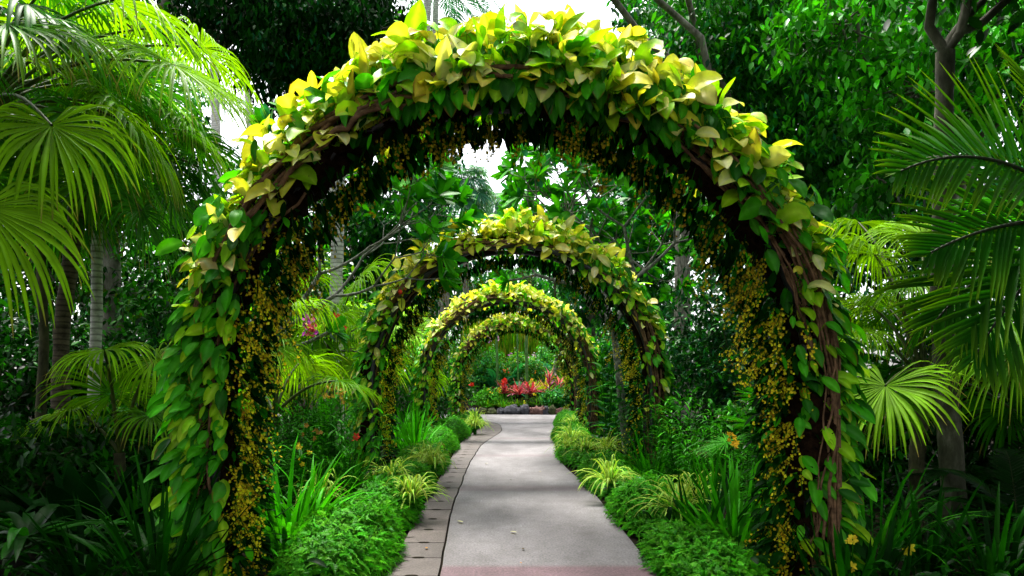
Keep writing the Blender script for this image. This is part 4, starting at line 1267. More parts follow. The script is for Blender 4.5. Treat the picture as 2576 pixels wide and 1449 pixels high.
strap_plant('iris_clump', 'upright sword-leaved clump below the yellow blooms at the lower right', ground_pt(2150, 4.75), 34, 0.7, 0.05, 450, (MID * 0.8, DRK * 1.3), (0.5, 0.5), (1.0, 1.5), (0.0, 0.2), spreadr=0.3)
for i, (px, py, lab) in enumerate(((2145, 1356, 'upper yellow bloom on a thin stem at the lower right'), (2140, 1423, 'lower yellow bloom on a thin stem at the bottom right'), (2282, 1384, 'half-closed yellow bloom right of the other two at the lower right'))):
    t_ = P(px, py, 4.6)
    flower_spike('yellow_iris', lab, 'flower', [t_[0] + 0.02, 4.65, 0], t_, 3, 0.01, 0.034, np.array([0.75, 0.6, 0.02]), 460 + i, 'yellow iris blooms')
flower_spike('orange_orchid', 'orange-yellow orchid cluster in front of the round pleated leaf on the right', 'flower', ground_pt(1850, 6.4), P(1845, 1108, 6.4), 10, 0.028, 0.03, np.array([0.85, 0.5, 0.01]), 470, None, leafy=16)
flower_spike('magenta_orchid', 'magenta orchid flower head above the left bed, behind the nearest arch', 'flower', ground_pt(775, 9.2), P(776, 812, 9.2), 18, 0.05, 0.045, np.array([0.55, 0.05, 0.45]), 471, None, leafy=14)
flower_spike('coral_orchid', 'coral-pink orchid flower head just below the magenta one', 'flower', ground_pt(790, 9.3), P(787, 832, 9.1), 16, 0.045, 0.04, np.array([0.75, 0.09, 0.12]), 472, None, leafy=12)
flower_spike('apricot_orchid', 'tall apricot-yellow orchid spike left of the second arch leg', 'flower', ground_pt(828, 9.4), P(832, 985, 9.4), 20, 0.05, 0.034, np.array([0.75, 0.48, 0.05]), 473, None, leafy=16, vert=0.6)
flower_spike('apricot_orchid', 'apricot orchid spike touching the second arch left leg', 'flower', ground_pt(860, 9.5), P(858, 992, 9.5), 12, 0.04, 0.034, np.array([0.75, 0.48, 0.05]), 474, None, leafy=14)
flower_spike('bronze_orchid', 'bronze-brown orchid flowers low in the left bed', 'flower', ground_pt(785, 7.6), P(787, 1085, 7.6), 8, 0.04, 0.03, np.array([0.40, 0.2, 0.03]), 475, None, leafy=14)
for i, (px, py, lab) in enumerate(((757, 1118, 'yellow orchid bloom on a stem left of the bronze flowers'), (778, 1138, 'lower yellow orchid bloom below the bronze flowers'), (757, 1163, 'lowest yellow orchid bloom in the left bed'))):
    flower_spike('yellow_orchid', lab, 'flower', ground_pt(px, 7.0), P(px, py, 7.0), 3, 0.015, 0.026, np.array([0.7, 0.52, 0.02]), 480 + i, None, leafy=10)
for i, (px, py, D, lab) in enumerate(((1010, 733, 10.6, 'red frangipani flower on the upper left of the second arch'), (848, 797, 11.5, 'red bud among the left frangipani leaves, by the yellow palm'), (866, 823, 11.2, 'pink-red bloom below the red bud on the left'), (1185, 968, 24, 'red anthurium beside the last arch left leg'), (895, 1100, 9, 'small orange bud low on the left bed'))):
    flower_spike('red_flower', lab, 'flower', [P(px, py, D)[0], D + 0.05, max(0.0, P(px, py, D)[2] - 0.5)] if py < 900 else ground_pt(px, D), P(px, py, D), 3, 0.02, 0.045 if D < 15 else 0.09, np.array([0.8, 0.05, 0.02]), 490 + i, None)

# reed orchids: leafy upright stems in the beds
rng = np.random.default_rng(510)
spots = [(665, 6.9), (700, 7.3), (735, 7.8), (760, 8.6), (790, 8.2), (815, 8.9), (845, 8.4), (870, 9.1), (690, 8.3), (725, 9.0), (905, 11.5), (880, 7.6), (640, 7.8), (1760, 8.4), (1790, 9.2), (1700, 9.0), (1830, 8.6), (1870, 7.4), (1905, 7.0), (1930, 7.8), (1690, 11.6), (1660, 10.2), (1625, 12.4), (1735, 10.6)]
where = ['behind the yellow orchid curtain of the near arch left leg', 'second in from the near arch left leg', 'by the bronze orchid flowers', 'under the magenta orchid', 'right of the bronze orchid flowers', 'under the apricot spike', 'left of the second arch leg',
         'against the second arch left leg', 'behind the clump by the near arch left leg', 'in the dark behind the magenta orchid', 'left of the third arch, in the strip behind the second', 'behind the left spider plant', 'deep left, past the near arch leg',
         'in the right bed middle', 'in front of the dark shrub on the right', 'right of the second arch right leg', 'left of the round pleated leaf', 'below the orange orchid', 'beside the near arch right leg', 'behind the near arch right leg',
         'tall one behind the second arch right leg', 'close against the second arch right leg', 'between the second and third arches, right', 'behind the arching right clump']
for i, ((px, D), wh) in enumerate(zip(spots, where)):
    b = ground_pt(px, D)
    root = thing('reed_orchid', 'leafy reed-stemmed orchid clump ' + wh, 'plant', b, 'reed-stemmed orchids in the beds')
    g = G(b)
    for j in range(int(rng.integers(6, 10))):
        a = b + np.array([rng.normal(0, 0.13), rng.normal(0, 0.13), 0])
        hgt = rng.uniform(0.6, 1.25) * (1.1 if D > 8 else 0.95)
        t_ = a + np.array([rng.normal(0, 0.12), rng.normal(0, 0.12), hgt])
        line = stalk_line(a, t_, 0.01)
        g.tube(line, np.linspace(0.007, 0.004, len(line)), GRN * 0.5, 5)
        k = int(hgt * 26)
        s_ = np.linspace(0.15, 1.0, k)
        az_ = rng.uniform(0, 6) + np.where(np.arange(k) % 2, 0, np.pi) + rng.normal(0, 0.4, k)
        d = np.stack([np.cos(az_), np.sin(az_), rng.uniform(0.3, 1.1, k)], 1)
        leaves(g, a + (t_ - a) * s_[:, None], d, np.repeat(Z[None], k, 0), rng.uniform(0.12, 0.24, k), rng.uniform(0.022, 0.036, k), pick(rng, [GRN, MID, GRN * 0.6], [0.4, 0.4, 0.2], k), STRAP, droop=rng.uniform(0.2, 0.8, k), fold=0.15)
    g.build('stems', M['leaf'], root)

# big dark broad-leaved plant, lower left
strap_plant('broad_leaf_lily', 'big dark broad-leaved plant with upright paddle leaves, lower left', ground_pt(215, 5.9) + [0, 0, 0.1], 34, 1.0, 0.2, 520, (np.array([0.002, 0.022, 0.002]), np.array([0.003, 0.035, 0.002])), (0.7, 0.3), (0.35, 1.45), (0.1, 0.7), mat=M['dark'], prof=np.array([0.25, 0.5, 0.8, 1.0, 1.0, 0.85, 0.55, 0.04]), fold=0.2, spreadr=0.12)
# palm-like lily tufts in the bottom left corner, shade put into their colour
strap_plant('palm_lily', 'spreading palm-leaved tuft in the bottom left corner, blades fanned wide', ground_pt(70, 4.4) + [0, 0, 0.5], 26, 0.55, 0.07, 521, (MID * 0.7, DRK), (0.5, 0.5), (-0.1, 0.9), (0.2, 0.7), mat=M['leaf'])
strap_plant('palm_lily', 'second palm-leaved tuft, right of the corner one and lower', ground_pt(190, 4.9) + [0, 0, 0.35], 22, 0.5, 0.06, 522, (MID * 0.7, DRK), (0.5, 0.5), (-0.1, 0.9), (0.2, 0.7), mat=M['leaf'])
# broad-leaved gingers beside the right legs of the second and third arches
for i, (px, D, h, lab) in enumerate(((1560, 15.5, 2.2, 'broad-leaved ginger clump between the second and third arches, right'), (1590, 13.2, 2.0, 'broad-leaved ginger clump just behind the second arch right leg'), (1535, 20.0, 2.4, 'broad-leaved ginger clump behind the third arch right leg'), (1080, 22, 1.8, 'leafy ginger clump left of the last arch'))):
    rg_ = np.random.default_rng(530 + i)
    b = ground_pt(px, D)
    root = thing('ginger_plant', lab, 'plant', b, 'broad-leaved gingers')
    g = G(b)
    for j in range(11):
        a = b + np.array([rg_.normal(0, 0.25), rg_.normal(0, 0.3), 0])
        hh_ = h * rg_.uniform(0.6, 1.05)
        t_ = a + np.array([rg_.normal(0, 0.25), rg_.normal(0, 0.2), hh_])
        g.tube(stalk_line(a, t_, 0.02), 0.012, GRN * 0.5, 5)
        k = 9
        s_ = np.linspace(0.25, 1, k)
        az_ = rg_.uniform(0, 6) + np.where(np.arange(k) % 2, 0, np.pi) + rg_.normal(0, 0.3, k)
        d = np.stack([np.cos(az_), np.sin(az_), rg_.uniform(0.1, 0.8, k)], 1)
        leaves(g, a + (t_ - a) * s_[:, None], d, np.repeat(Z[None], k, 0), rg_.uniform(0.4, 0.6, k), rg_.uniform(0.09, 0.13, k), pick(rg_, [TEAL, MID, GRN * 0.7], [0.35, 0.4, 0.25], k), OBLONG[::-1].copy() * 0.95 + 0.02, droop=rg_.uniform(0.2, 0.5, k), fold=0.1)
    g.build('leaves', M['leaf'], root)


# ferns
def fern(label, b, n, L, seed, col=GRN, group='ferns', leafL=0.16, leafW=0.03, nl=26, el=(0.3, 1.2), name='fern', droop=0.5):
    r_ = np.random.default_rng(seed)
    b = np.asarray(b, float)
    root = thing(name, label, 'fern', b, group)
    g = G(b)
    for j in range(n):
        a = j * 2.4 + r_.uniform(0, 0.5)
        e = r_.uniform(*el)
        pinnate(g, r_, b + [0, 0, 0.03], (math.cos(a) * math.cos(e), math.sin(a) * math.cos(e), math.sin(e)), L * r_.uniform(0.75, 1.1), droop, nl, leafL, leafW, 1.2, 0.1, 0.15, col * r_.uniform(0.7, 1.3), rr=0.006)
    g.build('fronds', M['leaf'], root)
    return root


fern('feathery fern behind the pale trunk on the left', ground_pt(350, 9.4) + [0, 0, 0.9], 14, 1.3, 601, GRN)
fern('fern low in front of the ringed trunk', ground_pt(140, 8.2) + [0, 0, 0.6], 12, 1.1, 602, MID)
fern('fern tuft left of the arch beneath the fan palms', ground_pt(420, 9.9) + [0, 0, 0.8], 14, 1.3, 603, TEAL * 1.2)
fern('dark fern at the far left under the palms', ground_pt(20, 7.6) + [0, 0, 0.5], 12, 1.2, 604, MID)
fern('bright upright fern left of the second arch', ground_pt(815, 10.2) + [0, 0, 0.5], 8, 1.0, 605, GRN * 1.1, el=(0.7, 1.4))
fern('fern low at the left edge beside the broad-leaved plant', ground_pt(60, 5.6) + [0, 0, 0.15], 10, 0.7, 606, MID, leafL=0.12)
fern('fine-fronded fern in shade right of the slim trunk', ground_pt(2480, 6.6) + [0, 0, 0.4], 12, 1.1, 607, DRK * 0.7, leafL=0.22)
fern('dim fern behind the bottom right clump', ground_pt(2560, 5.6) + [0, 0, 0.3], 10, 0.9, 608, DRK * 0.7, leafL=0.2)
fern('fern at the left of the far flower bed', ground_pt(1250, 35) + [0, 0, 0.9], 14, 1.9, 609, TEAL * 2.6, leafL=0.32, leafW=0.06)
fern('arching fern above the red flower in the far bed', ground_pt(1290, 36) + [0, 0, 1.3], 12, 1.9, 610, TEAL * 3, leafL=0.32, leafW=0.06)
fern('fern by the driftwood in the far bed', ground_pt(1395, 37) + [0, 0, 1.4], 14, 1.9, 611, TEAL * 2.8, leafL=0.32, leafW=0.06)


# shrubs closing the beds
def shrub(label, px, D, rx, ry, h, n, seed, leafL=0.12, leafW=0.05, cols=(MID, DRK, GRN * 0.7), probs=(0.5, 0.3, 0.2), group='shrubs', name='shrub', mat=None):
    r_ = np.random.default_rng(seed)
    b = ground_pt(px, D)
    root = thing(name, label, 'shrub', b, group)
    g, gl = G(b), G(b)
    ncl = max(6, n // 22)
    u_ = rdir(r_, ncl) * (r_.random(ncl) ** 0.4)[:, None]
    cc = b + np.array([0, 0, h * 0.52]) + u_ * np.array([rx, ry, h * 0.5])
    for j in range(min(ncl, 18)):
        limb(g, r_, b + np.array([r_.normal(0, 0.08), r_.normal(0, 0.08), 0]), cc[j], 0.02, 0.006, 7, 0.1, 0.05, 5)
    idx = np.repeat(np.arange(ncl), 22)
    k = len(idx)
    tone = np.exp(r_.normal(0, 0.25, ncl))
    pos = cc[idx] + rdir(r_, k) * (0.34 * r_.random(k) ** 0.6)[:, None]
    pos[:, 2] = np.maximum(pos[:, 2], 0.04)
    leaves(gl, pos, rdir(r_, k) + (cc[idx] - cc.mean(0)) * 0.3 - Z * 0.2, Z + rdir(r_, k) * 0.5, leafL * r_.uniform(0.7, 1.2, k), leafW * r_.uniform(0.8, 1.2, k), pick(r_, list(cols), probs, k) * tone[idx][:, None], TINY, droop=0.3, fold=0.1)
    g.build('branches', M['mossbark'], root)
    gl.build('foliage', mat or M['tree'], root)
    return root


shrub('dark teal-green shrub in the shade behind the second arch right leg', 1790, 11.5, 1.1, 0.9, 3.4, 3600, 620, 0.13, 0.05, (TEAL * 0.8, DRK, MID), (0.4, 0.35, 0.25))
shrub('dark shrub behind the round pleated leaves on the right', 1905, 10.6, 0.9, 0.8, 2.6, 2600, 621, 0.13, 0.05, (TEAL * 0.8, DRK, MID), (0.3, 0.4, 0.3))
shrub('leafy shrub behind the near arch right leg, under the fan palm', 2130, 9.2, 1.1, 0.8, 2.4, 2600, 622, 0.15, 0.07)
shrub('dark shrub in the shade behind the slim trunk', 2450, 8.4, 1.4, 1.0, 2.2, 3200, 623, 0.15, 0.06, (DRK, DRK * 0.6), (0.6, 0.4))
shrub('dark shrub at the right edge behind the ferns', 2700, 7.4, 1.2, 1.0, 2.4, 2600, 624, 0.15, 0.06, (DRK, DRK * 0.6), (0.6, 0.4))
shrub('yellow-tipped leafy shrub under the ringed trunk on the left', 210, 7.7, 0.7, 0.6, 1.1, 1300, 625, 0.13, 0.06, (MID, GRN, DRK), (0.5, 0.2, 0.3))
shrub('dark shrub at the left edge under the palms', 20, 6.8, 0.9, 0.8, 1.2, 1800, 626, 0.13, 0.055, (MID * 0.8, DRK), (0.5, 0.5))
shrub('leafy shrub behind the low fan palm, left of the near arch', 430, 8.6, 1.0, 0.8, 1.6, 2200, 627, 0.14, 0.06)
shrub('dark shrub deep between the left fan palm trunks', 200, 11.5, 2.0, 1.0, 2.6, 4200, 628, 0.16, 0.07, (DRK, MID, TEAL * 0.6), (0.5, 0.3, 0.2))
shrub('dark shrub far left behind the palms', -60, 10.5, 2.0, 1.0, 3.0, 3600, 629, 0.16, 0.07, (DRK, MID), (0.6, 0.4))
shrub('tall shrub behind the near arch left leg', 520, 12.5, 1.6, 1.0, 5.6, 6500, 630, 0.16, 0.07, (GRN * 0.7, MID, DRK), (0.35, 0.4, 0.25))
shrub('green shrub behind the yellow fan palm, left of the second arch', 740, 16.0, 1.8, 1.0, 5.0, 5200, 631, 0.18, 0.08, (GRN * 0.9, MID, YG * 0.6), (0.4, 0.3, 0.3))
shrub('green shrub left of the third arch', 960, 18.5, 1.0, 1.0, 2.8, 2600, 632, 0.18, 0.08, (GRN * 0.8, MID), (0.6, 0.4))
shrub('green shrub right of the third arch', 1590, 19.0, 1.4, 1.0, 3.4, 3600, 633, 0.2, 0.09, (TEAL, MID, GRN * 0.6), (0.3, 0.4, 0.3))
shrub('green shrub right of the last arch', 1530, 27.5, 1.6, 1.2, 3.4, 3600, 634, 0.24, 0.1, (TEAL, MID, GRN * 0.6), (0.3, 0.4, 0.3))
shrub('green shrub left of the last arch', 1090, 27.5, 1.6, 1.2, 3.2, 3600, 635, 0.24, 0.1, (GRN * 0.8, MID), (0.6, 0.4))
shrub('leafy shrub behind the right strap clumps, between the first two arches', 1960, 8.6, 0.6, 0.6, 1.5, 1500, 636, 0.14, 0.05)

# low ground cover that fills the beds
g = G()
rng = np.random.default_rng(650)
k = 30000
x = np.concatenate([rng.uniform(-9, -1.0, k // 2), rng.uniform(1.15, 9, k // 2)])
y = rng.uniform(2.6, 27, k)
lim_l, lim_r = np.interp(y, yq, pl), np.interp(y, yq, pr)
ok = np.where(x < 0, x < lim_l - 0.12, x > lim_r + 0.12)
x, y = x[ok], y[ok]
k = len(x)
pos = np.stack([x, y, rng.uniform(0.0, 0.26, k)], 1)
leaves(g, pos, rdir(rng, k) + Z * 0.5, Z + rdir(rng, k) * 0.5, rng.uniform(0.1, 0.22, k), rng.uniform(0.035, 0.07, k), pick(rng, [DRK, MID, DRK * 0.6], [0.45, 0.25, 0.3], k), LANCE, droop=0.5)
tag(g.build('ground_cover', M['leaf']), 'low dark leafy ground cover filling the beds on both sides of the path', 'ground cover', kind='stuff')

# ------------------------------------------------------------------ far flower bed
rng = np.random.default_rng(700)
rock_cols = [((0.03, 0.03, 0.035), (0.11, 0.11, 0.13)), ((0.08, 0.04, 0.035), (0.24, 0.13, 0.11)), ((0.02, 0.025, 0.01), (0.08, 0.1, 0.03))]
RM = [mat_rough('edging_rock_%s' % n_, a, b_, 5, 0.9, 0.6) for n_, (a, b_) in zip(('grey', 'red', 'mossy'), rock_cols)]
rk = [(1213, 0.5, 0.30, 2, 'small mossy edging stone at the left end of the far bed'), (1237, 0.5, 0.26, 2, 'low mossy edging stone, second from the left of the far bed'), (1258, 0.34, 0.34, 0, 'dark jagged edging stone left of the widest grey one'), (1288, 0.85, 0.42, 0, 'widest grey edging stone below the bromeliads'),
      (1321, 0.44, 0.52, 0, 'tallest pointed grey edging stone'), (1340, 0.36, 0.32, 1, 'small reddish edging stone right of the pointed one'), (1357, 0.66, 0.4, 1, 'wide red-brown edging stone'), (1374, 0.34, 0.4, 0, 'grey edging stone behind the red-brown one'),
      (1389, 0.5, 0.42, 2, 'moss-green edging stone right of the red-brown one'), (1412, 0.7, 0.3, 1, 'low reddish edging stone at the right end of the far bed'), (1190, 0.6, 0.3, 0, 'edging stone hidden behind the last arch left leg'), (1440, 0.6, 0.3, 0, 'edging stone hidden behind the last arch right leg')]
for i, (px, wd, h, mi, lab) in enumerate(rk):
    xw = (px - 1288) / F * 31.2
    D = 31.35 - 0.10 * xw
    b = np.array([xw, D, 0.0])
    na, nb_ = 14, 9
    th = np.linspace(0, 2 * np.pi, na + 1)
    ph = np.linspace(0, np.pi / 2 * 1.25, nb_)
    nz_ = 1 + 0.16 * rng.normal(0, 1, (na + 1, nb_))
    nz_[-1] = nz_[0]
    nz_[:, 0] = nz_[0, 0]
    sup = lambda a, e: np.sign(a) * np.abs(a) ** e
    v = np.stack([wd / 2 * sup(np.cos(th), 0.65)[:, None] * sup(np.sin(ph), 0.6)[None], 0.28 * sup(np.sin(th), 0.65)[:, None] * sup(np.sin(ph), 0.6)[None], 0.85 * h * (np.cos(ph)[None] * np.ones((na + 1, 1)))], -1) * nz_[..., None]
    v[..., 2] = np.maximum(v[..., 2], -0.05)
    g = G(b)
    g.grid(v + b, (0, 0, 0))
    tag(g.build('edging_rock', RM[mi], smooth=False), lab, 'rock', 'stones edging the far flower bed')
# raised soil of the far bed
g = G()
bx = np.linspace(-14, 14, 60)
yy0 = 31.4 - 0.10 * bx
rows = [np.stack([bx, yy0 + t * 12, np.interp(t, [0, 0.04, 0.4, 1], [0.05, 0.3, 0.9, 1.6]) + 0.05 * rng.normal(0, 1, 60)], -1) for t in np.linspace(0, 1, 16)]
g.grid(np.stack(rows, 1), (0, 0, 0))
tag(g.build('bed_ground', M['soil']), kind='structure')


def bed(px, D):
    xw = (px - 1288) / F * D
    t = np.clip((D - (31.4 - 0.1 * xw)) / 12, 0, 1)
    return np.array([xw, D, float(np.interp(t, [0, 0.04, 0.4, 1], [0.05, 0.3, 0.9, 1.6]))])


BG = np.array([0.08, 0.36, 0.02])
BT = np.array([0.035, 0.26, 0.06])
RED = np.array([0.55, 0.05, 0.10])
PNK = np.array([0.75, 0.2, 0.3])
PUR = np.array([0.18, 0.03, 0.09])
for i, (px, D, n, L, W, cols, lab) in enumerate(((1270, 33.2, 34, 0.75, 0.085, (RED * 0.8, PUR, PNK), 'dark red bromeliad at the left, below the scarlet flower'), (1305, 33.0, 38, 0.8, 0.09, (RED, PNK, RED * 0.7), 'bright pink-red bromeliad in the middle of the three'), (1335, 33.4, 36, 0.8, 0.09, (RED, PNK, PUR * 2), 'red bromeliad at the right of the three'))):
    strap_plant('bromeliad', lab, bed(px, D) + [0, -0.5, 0.42], n, L * 1.05, W, 720 + i, cols, (0.5, 0.25, 0.25), (0.25, 1.4), (0.1, 0.5), group='red bromeliads', prof=STRAP, mat=M['leaf'])
for i, (px, D, h, lab) in enumerate(((1382, 32.8, 1.1, 'purple cordyline with a pink growing tip, left of the two'), (1408, 32.5, 0.8, 'lower purple cordyline, right of the two'))):
    b = bed(px, D)
    root = thing('cordyline', lab, 'plant', b, 'purple cordylines')
    r_ = np.random.default_rng(730 + i)
    g = G(b)
    g.tube([b, b + [0, 0, h * 0.5], b + [0, 0, h]], 0.02, PUR, 6)
    k = 44
    s_ = np.linspace(0.1, 1.15, k)
    a = np.arange(k) * 2.4
    e = np.interp(s_, [0, 1.15], [0.1, 1.3])
    d = np.stack([np.cos(a) * np.cos(e), np.sin(a) * np.cos(e), np.sin(e)], 1)
    col = pick(r_, [PUR * 1.4, RED * 0.6, np.array([0.25, 0.14, 0.22])], [0.5, 0.3, 0.2], k)
    col[-7:] = PNK
    leaves(g, b + Z * (h * s_)[:, None], d, np.repeat(Z[None], k, 0), r_.uniform(0.45, 0.65, k), r_.uniform(0.07, 0.1, k), col, LANCE, droop=0.25)
    g.build('leaves', M['leaf'], root)
SC = np.array([0.85, 0.03, 0.01])
flower_spike('scarlet_ginger', 'tall scarlet flower spike above the left bromeliad in the far bed', 'flower', bed(1268, 33.0), bed(1268, 33.0) + [0.05, -0.4, 1.05], 22, 0.07, 0.08, SC, 740, None, vert=1.2)
for i, (px, D, L, lab) in enumerate(((1350, 34.6, 0.9, 'yellow-leaved clump behind the red bromeliads'), (1432, 34.0, 1.0, 'tall yellow star-shaped clump at the right of the far bed'), (1452, 32.6, 0.7, 'yellow clump low at the right of the far bed'), (1372, 34.8, 0.9, 'yellow-green clump left of the purple cordylines'), (1330, 35.0, 0.8, 'pale yellow clump just behind the pink bromeliad'))):
    strap_plant('yellow_bromeliad', lab, bed(px, D) + [0, 0, 0.25 if i != 1 else 0.7], 34, L, 0.09, 750 + i, (YEL * 0.8, LIME * 0.8, LIME), (0.5, 0.25, 0.25), (0.3, 1.4), (0.1, 0.5), group='yellow-leaved clumps in the far bed')
for i, (px, py, D, n, s_, col, lab) in enumerate((
        (1232, 988, 32.4, 12, 0.16, GOLD, 'golden orchids at the left of the far bed, farther left of the two'), (1258, 984, 32.6, 12, 0.15, GOLD, 'golden orchids left of the bromeliads'), (1343, 992, 32.2, 7, 0.08, GOLD, 'golden bloom in front of the right bromeliad'),
        (1319, 1015, 31.9, 5, 0.07, GOLD, 'small golden bloom low above the edging stones'), (1230, 857, 38, 16, 0.16, np.array([0.7, 0.25, 0.6]), 'pink orchid spray high at the left, beneath the last arch'), (1252, 852, 38.5, 12, 0.12, np.array([0.75, 0.3, 0.6]), 'paler pink orchid spray beside the high left one'),
        (1284, 893, 37, 5, 0.08, np.array([0.65, 0.1, 0.55]), 'single magenta orchid bloom below the hanging curtain'), (1415, 858, 37, 14, 0.14, np.array([0.85, 0.3, 0.35]), 'pink flower cluster at the upper right of the far bed'), (1432, 862, 38, 10, 0.12, np.array([0.85, 0.5, 0.5]), 'pale pink flower cluster, right of the brighter one'),
        (1416, 888, 36.5, 8, 0.08, np.array([0.85, 0.2, 0.2]), 'coral flower below the pink clusters'), (1450, 892, 37, 8, 0.1, np.array([0.85, 0.3, 0.3]), 'coral flower near the last arch right leg'), (1330, 900, 37, 8, 0.1, np.array([0.75, 0.4, 0.6]), 'pale pink bloom between the bamboo culms'), (1342, 895, 37.4, 8, 0.1, np.array([0.8, 0.55, 0.6]), 'whitish-pink bloom beside the bamboo culm'),
        (1325, 920, 35.6, 3, 0.05, np.array([0.85, 0.3, 0.01]), 'orange bloom above the ferns, left of the taller culm'), (1347, 937, 35.6, 3, 0.05, np.array([0.85, 0.3, 0.01]), 'orange bloom beside the taller culm base'), (1338, 955, 35, 5, 0.07, np.array([0.85, 0.3, 0.01]), 'pair of orange blooms above the bromeliads'), (1374, 974, 34, 4, 0.06, np.array([0.85, 0.22, 0.01]), 'round orange bloom behind the yellow clump'),
        (1433, 952, 35, 3, 0.05, np.array([0.85, 0.22, 0.01]), 'orange bloom right of the driftwood'), (1272, 933, 35, 8, 0.12, np.array([0.8, 0.12, 0.02]), 'red-orange flower above the fern in the far bed'), (1375, 942, 35.4, 6, 0.07, np.array([0.85, 0.6, 0.55]), 'pale peach bloom below the taller culm'), (1396, 944, 35.4, 5, 0.06, np.array([0.85, 0.62, 0.58]), 'pale peach bloom left of the driftwood'))):
    t_ = P(px, py, D)
    b = bed(px, D)
    flower_spike('bed_flower', lab, 'flower', b, t_, n, s_ * 0.5, 0.05 if n > 4 else 0.055, col, 760 + i, None, leafy=14)
for i, (px, D, wd, top, lab) in enumerate(((1250, 34.6, 0.12, 6.2, 'green bamboo culm at the left beneath the last arch'), (1324, 34.2, 0.15, 6.2, 'thick green bamboo culm near the middle, with pale joints'), (1302, 35.0, 0.08, 6.4, 'thin grey bamboo culm between the thicker ones'), (1408, 35.4, 0.08, 6.2, 'thin bamboo culm behind the pink flower clusters'))):
    b = bed(px, D)
    root = thing('bamboo_culm', lab, 'bamboo', b, 'bamboo culms in the far bed')
    zz = np.linspace(b[2], top, 60)
    node = (np.arange(60) % 6 == 0)
    g = G(b)
    g.tube(np.stack([np.full(60, b[0]) + 0.02 * np.sin(zz), np.full(60, b[1]), zz], 1), wd / 2 * np.where(node, 1.18, 1.0), (0, 0, 0), 10)
    g.build('culm', M['bamboo'], root)
    r_ = np.random.default_rng(800 + i)
    k = 260
    g = G(b)
    pos = np.stack([b[0] + r_.normal(0, 0.7, k), b[1] + r_.normal(0, 0.7, k), top + r_.normal(0.3, 0.6, k)], 1)
    leaves(g, pos, rdir(r_, k) - Z * 0.5, Z + rdir(r_, k) * 0.4, r_.uniform(0.2, 0.35, k), 0.035, pick(r_, [GRN, MID], [0.5, 0.5], k), LANCE, droop=0.4)
    g.build('leaves', M['leaf'], root)
# grey driftwood
b = bed(1405, 36)
root = thing('driftwood', 'bent grey driftwood branch among the greenery of the far bed', 'driftwood', b)
g = G(b)
g.tube([b + [0, 0, -0.1], P(1396, 930, 36), P(1398, 905, 36), P(1410, 892, 35.9), P(1422, 884, 35.8)], [0.13, 0.11, 0.1, 0.08, 0.05], (0, 0, 0), 9)
g.tube([P(1400, 935, 36.1), P(1425, 900, 35.8), P(1440, 892, 35.7), P(1458, 896, 35.6)], [0.08, 0.07, 0.055, 0.035], (0, 0, 0), 8)
g.build('branch', M['wood'], root)
# yellow-green hanging curtain of air roots and moss behind the bed
r_ = np.random.default_rng(810)
b = np.array([P(1300, 900, 41)[0], 41.0, 0.0])
root = thing('moss_curtain', 'yellow-green curtain of hanging strands behind the far bed', 'plant', b)
g = G(b)
k = 2600
pos = np.stack([b[0] + r_.uniform(-3.2, 3.4, k), 41 + r_.normal(0, 0.3, k), r_.uniform(3.2, 5.4, k)], 1)
leaves(g, pos, -Z + rdir(r_, k) * 0.12, np.array([0, -1.0, 0]) + rdir(r_, k) * 0.3, r_.uniform(0.7, 1.8, k), r_.uniform(0.02, 0.05, k), pick(r_, [LIME * 0.6, YEL * 0.45, MID, GRN], [0.4, 0.25, 0.15, 0.2], k), LANCE, droop=0.1)
g.build('strands', M['leaf'], root)
g = G(b)
for xx in (-3.0, 0.2, 3.3):
    g.tube([b + [xx, 0.05, 0], b + [xx, 0.05, 2.6], b + [xx, 0.05, 5.4]], 0.04, (0, 0, 0), 8)
g.tube([b + [-3.3, 0.05, 5.4], b + [0, 0.05, 5.42], b + [3.5, 0.05, 5.4]], 0.04, (0, 0, 0), 8)
g.build('trellis', M['bark'], root)
far_sh = [('leafy green shrub above the edging stones at the right of the far bed', 1395, 32.2, 0.8, 0.4, 0.7, 1100, (BT, BG)), ('green shrub right of the edging stones', 1430, 31.9, 0.9, 0.5, 0.85, 1200, (BT, GRN)), ('grassy green shrub left of the bromeliads', 1240, 32.6, 0.9, 0.5, 0.7, 1100, (BG, BG * 1.2)),
          ('tall green shrub at the left of the far bed', 1215, 35.5, 1.3, 0.8, 2.2, 2200, (BG, BT)), ('mid-green shrub behind the bromeliads', 1310, 36.6, 1.5, 0.8, 2.0, 2400, (BG, BT, LIME * 0.6)), ('yellow-green shrub right of the driftwood', 1450, 36.0, 1.3, 0.8, 2.4, 2400, (LIME * 0.7, BG)),
          ('green shrub with pink flowers behind the taller culm', 1400, 38.5, 1.4, 0.8, 2.8, 2400, (BG, BT)), ('broad green shrub at the far left behind the last arch', 1150, 36, 2.4, 1.2, 3.2, 3600, (BG, GRN)), ('broad green shrub at the far right behind the last arch', 1510, 36, 2.4, 1.2, 3.4, 3600, (GRN * 0.8, MID))]
for i, (lab, px, D, rx, ry, h, n, cols) in enumerate(far_sh):
    s0 = shrub(lab, px, D, rx, ry, h, n, 820 + i, 0.2, 0.075, cols, [1.0] * len(cols), 'shrubs of the far bed')
    s0.location.z = float(bed(px, D)[2])
for i, (px, D, lab) in enumerate(((1225, 32.0, 'grass tuft at the left above the edging stones'), (1265, 32.0, 'grass tuft above the widest grey stone'), (1300, 32.1, 'grass tuft above the pointed stone'), (1352, 32.3, 'grass tuft in front of the right bromeliad'), (1365, 33.2, 'taller grass tuft left of the purple cordylines'))):
    strap_plant('grass_tuft', lab, bed(px, D), 70, 0.55, 0.03, 840 + i, (BG, LIME * 0.6), (0.6, 0.4), (0.5, 1.5), (0.2, 0.8), group='grass tufts of the far bed', spreadr=0.35)

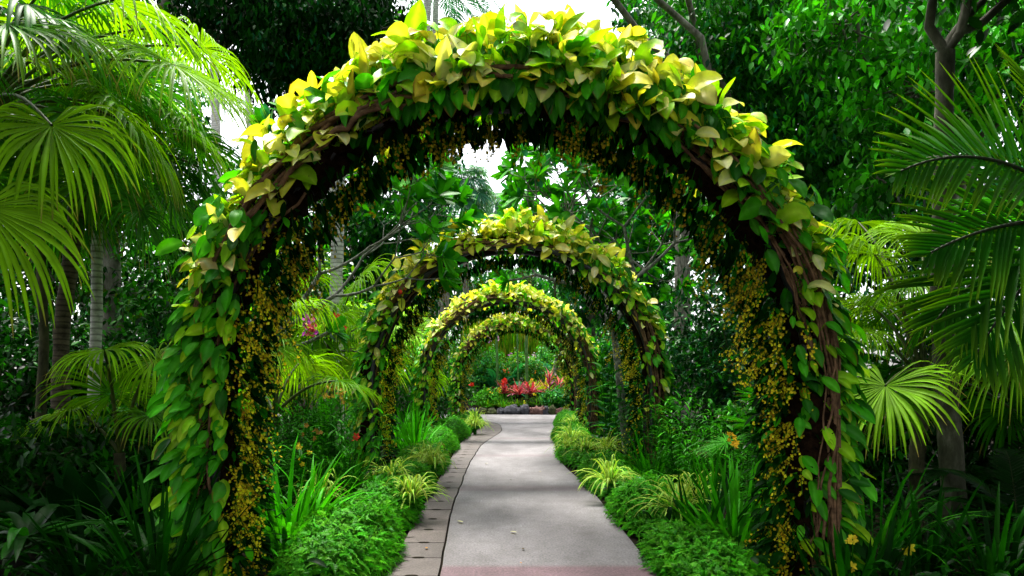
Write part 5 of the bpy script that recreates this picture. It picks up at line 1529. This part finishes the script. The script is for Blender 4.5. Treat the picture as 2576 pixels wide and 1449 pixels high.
# ------------------------------------------------------------------ small things: fallen leaves, plant tags
fl = [(1158, 1316, 0.11, (0.5, 0.5, 0.22), 'pale fallen leaf on the path near the edging joint'), (1292, 1342, 0.09, (0.55, 0.52, 0.28), 'pale yellow fallen leaf in the middle of the path'), (1316, 1384, 0.06, (0.08, 0.05, 0.02), 'brown curled fallen leaf on the path'), (1073, 1382, 0.06, (0.3, 0.15, 0.04), 'brown fallen leaf on the edging slabs'),
      (1285, 1209, 0.05, (0.05, 0.04, 0.02), 'small dark fallen leaf farther up the path'), (1224, 1168, 0.1, (0.4, 0.38, 0.3), 'pale fallen sliver beside the joint'), (1310, 1419, 0.035, (0.35, 0.16, 0.05), 'tiny orange-brown fallen leaf near the red strip'), (1655, 1405, 0.06, (0.2, 0.1, 0.06), 'brown fallen leaf at the right path edge'), (1358, 1188, 0.05, (0.4, 0.3, 0.05), 'small yellow fallen leaf right of the path middle')]
for i, (px, py, L, col, lab) in enumerate(fl):
    D = EYE * F / (py - 960)
    b = np.array([(px - 1288) / F * D, D, 0.012])
    r_ = np.random.default_rng(860 + i)
    a = r_.uniform(0, 6.3)
    g = G(b)
    leaves(g, b[None] - np.array([[math.cos(a), math.sin(a), 0]]) * L / 2, np.array([[math.cos(a), math.sin(a), 0.25]]), np.array([[0.1, 0.1, 1.0]]), L, L * 0.42, np.array([col]), OVATE, OVATE_S, droop=0.16, fold=-0.12)
    tag(g.build('fallen_leaf', M['leaf']), lab, 'leaf', 'fallen leaves on the path')
for i, (px, py, D, lab) in enumerate(((1549, 1150, 10.4, 'small grey-blue plant tag at the foot of the second arch, the farther one'), (1609, 1206, 8.9, 'small grey-blue plant tag between the right fern mounds'), (1711, 1276, 7.6, 'small dark plant tag behind the broadest right fern mound'))):
    t_ = P(px, py, D)
    b = np.array([t_[0], D, 0.0])
    root = thing('plant_tag', lab, 'plant tag', b, 'plant tags in the right bed')
    g = G(b)
    g.tube([b, b + (t_ - b) * 0.5, t_ + [0, 0.012, 0]], 0.004, (0, 0, 0), 6)
    g.build('stake', M['pipe'], root)
    g = G(b)
    w2, h2 = 0.045, 0.028
    fr_ = [np.array([[-w2, 0, -h2], [w2, 0, -h2], [w2, 0.02, h2], [-w2, 0.02, h2]]) + t_ + [0, o_, 0] for o_ in (0, 0.004)]
    v = np.concatenate(fr_)
    g.add(v, [[0, 1, 2, 3], [7, 6, 5, 4], [0, 4, 5, 1], [1, 5, 6, 2], [2, 6, 7, 3], [3, 7, 4, 0]], (0, 0, 0))
    g.build('plate', M['tagplate'], root, smooth=False)
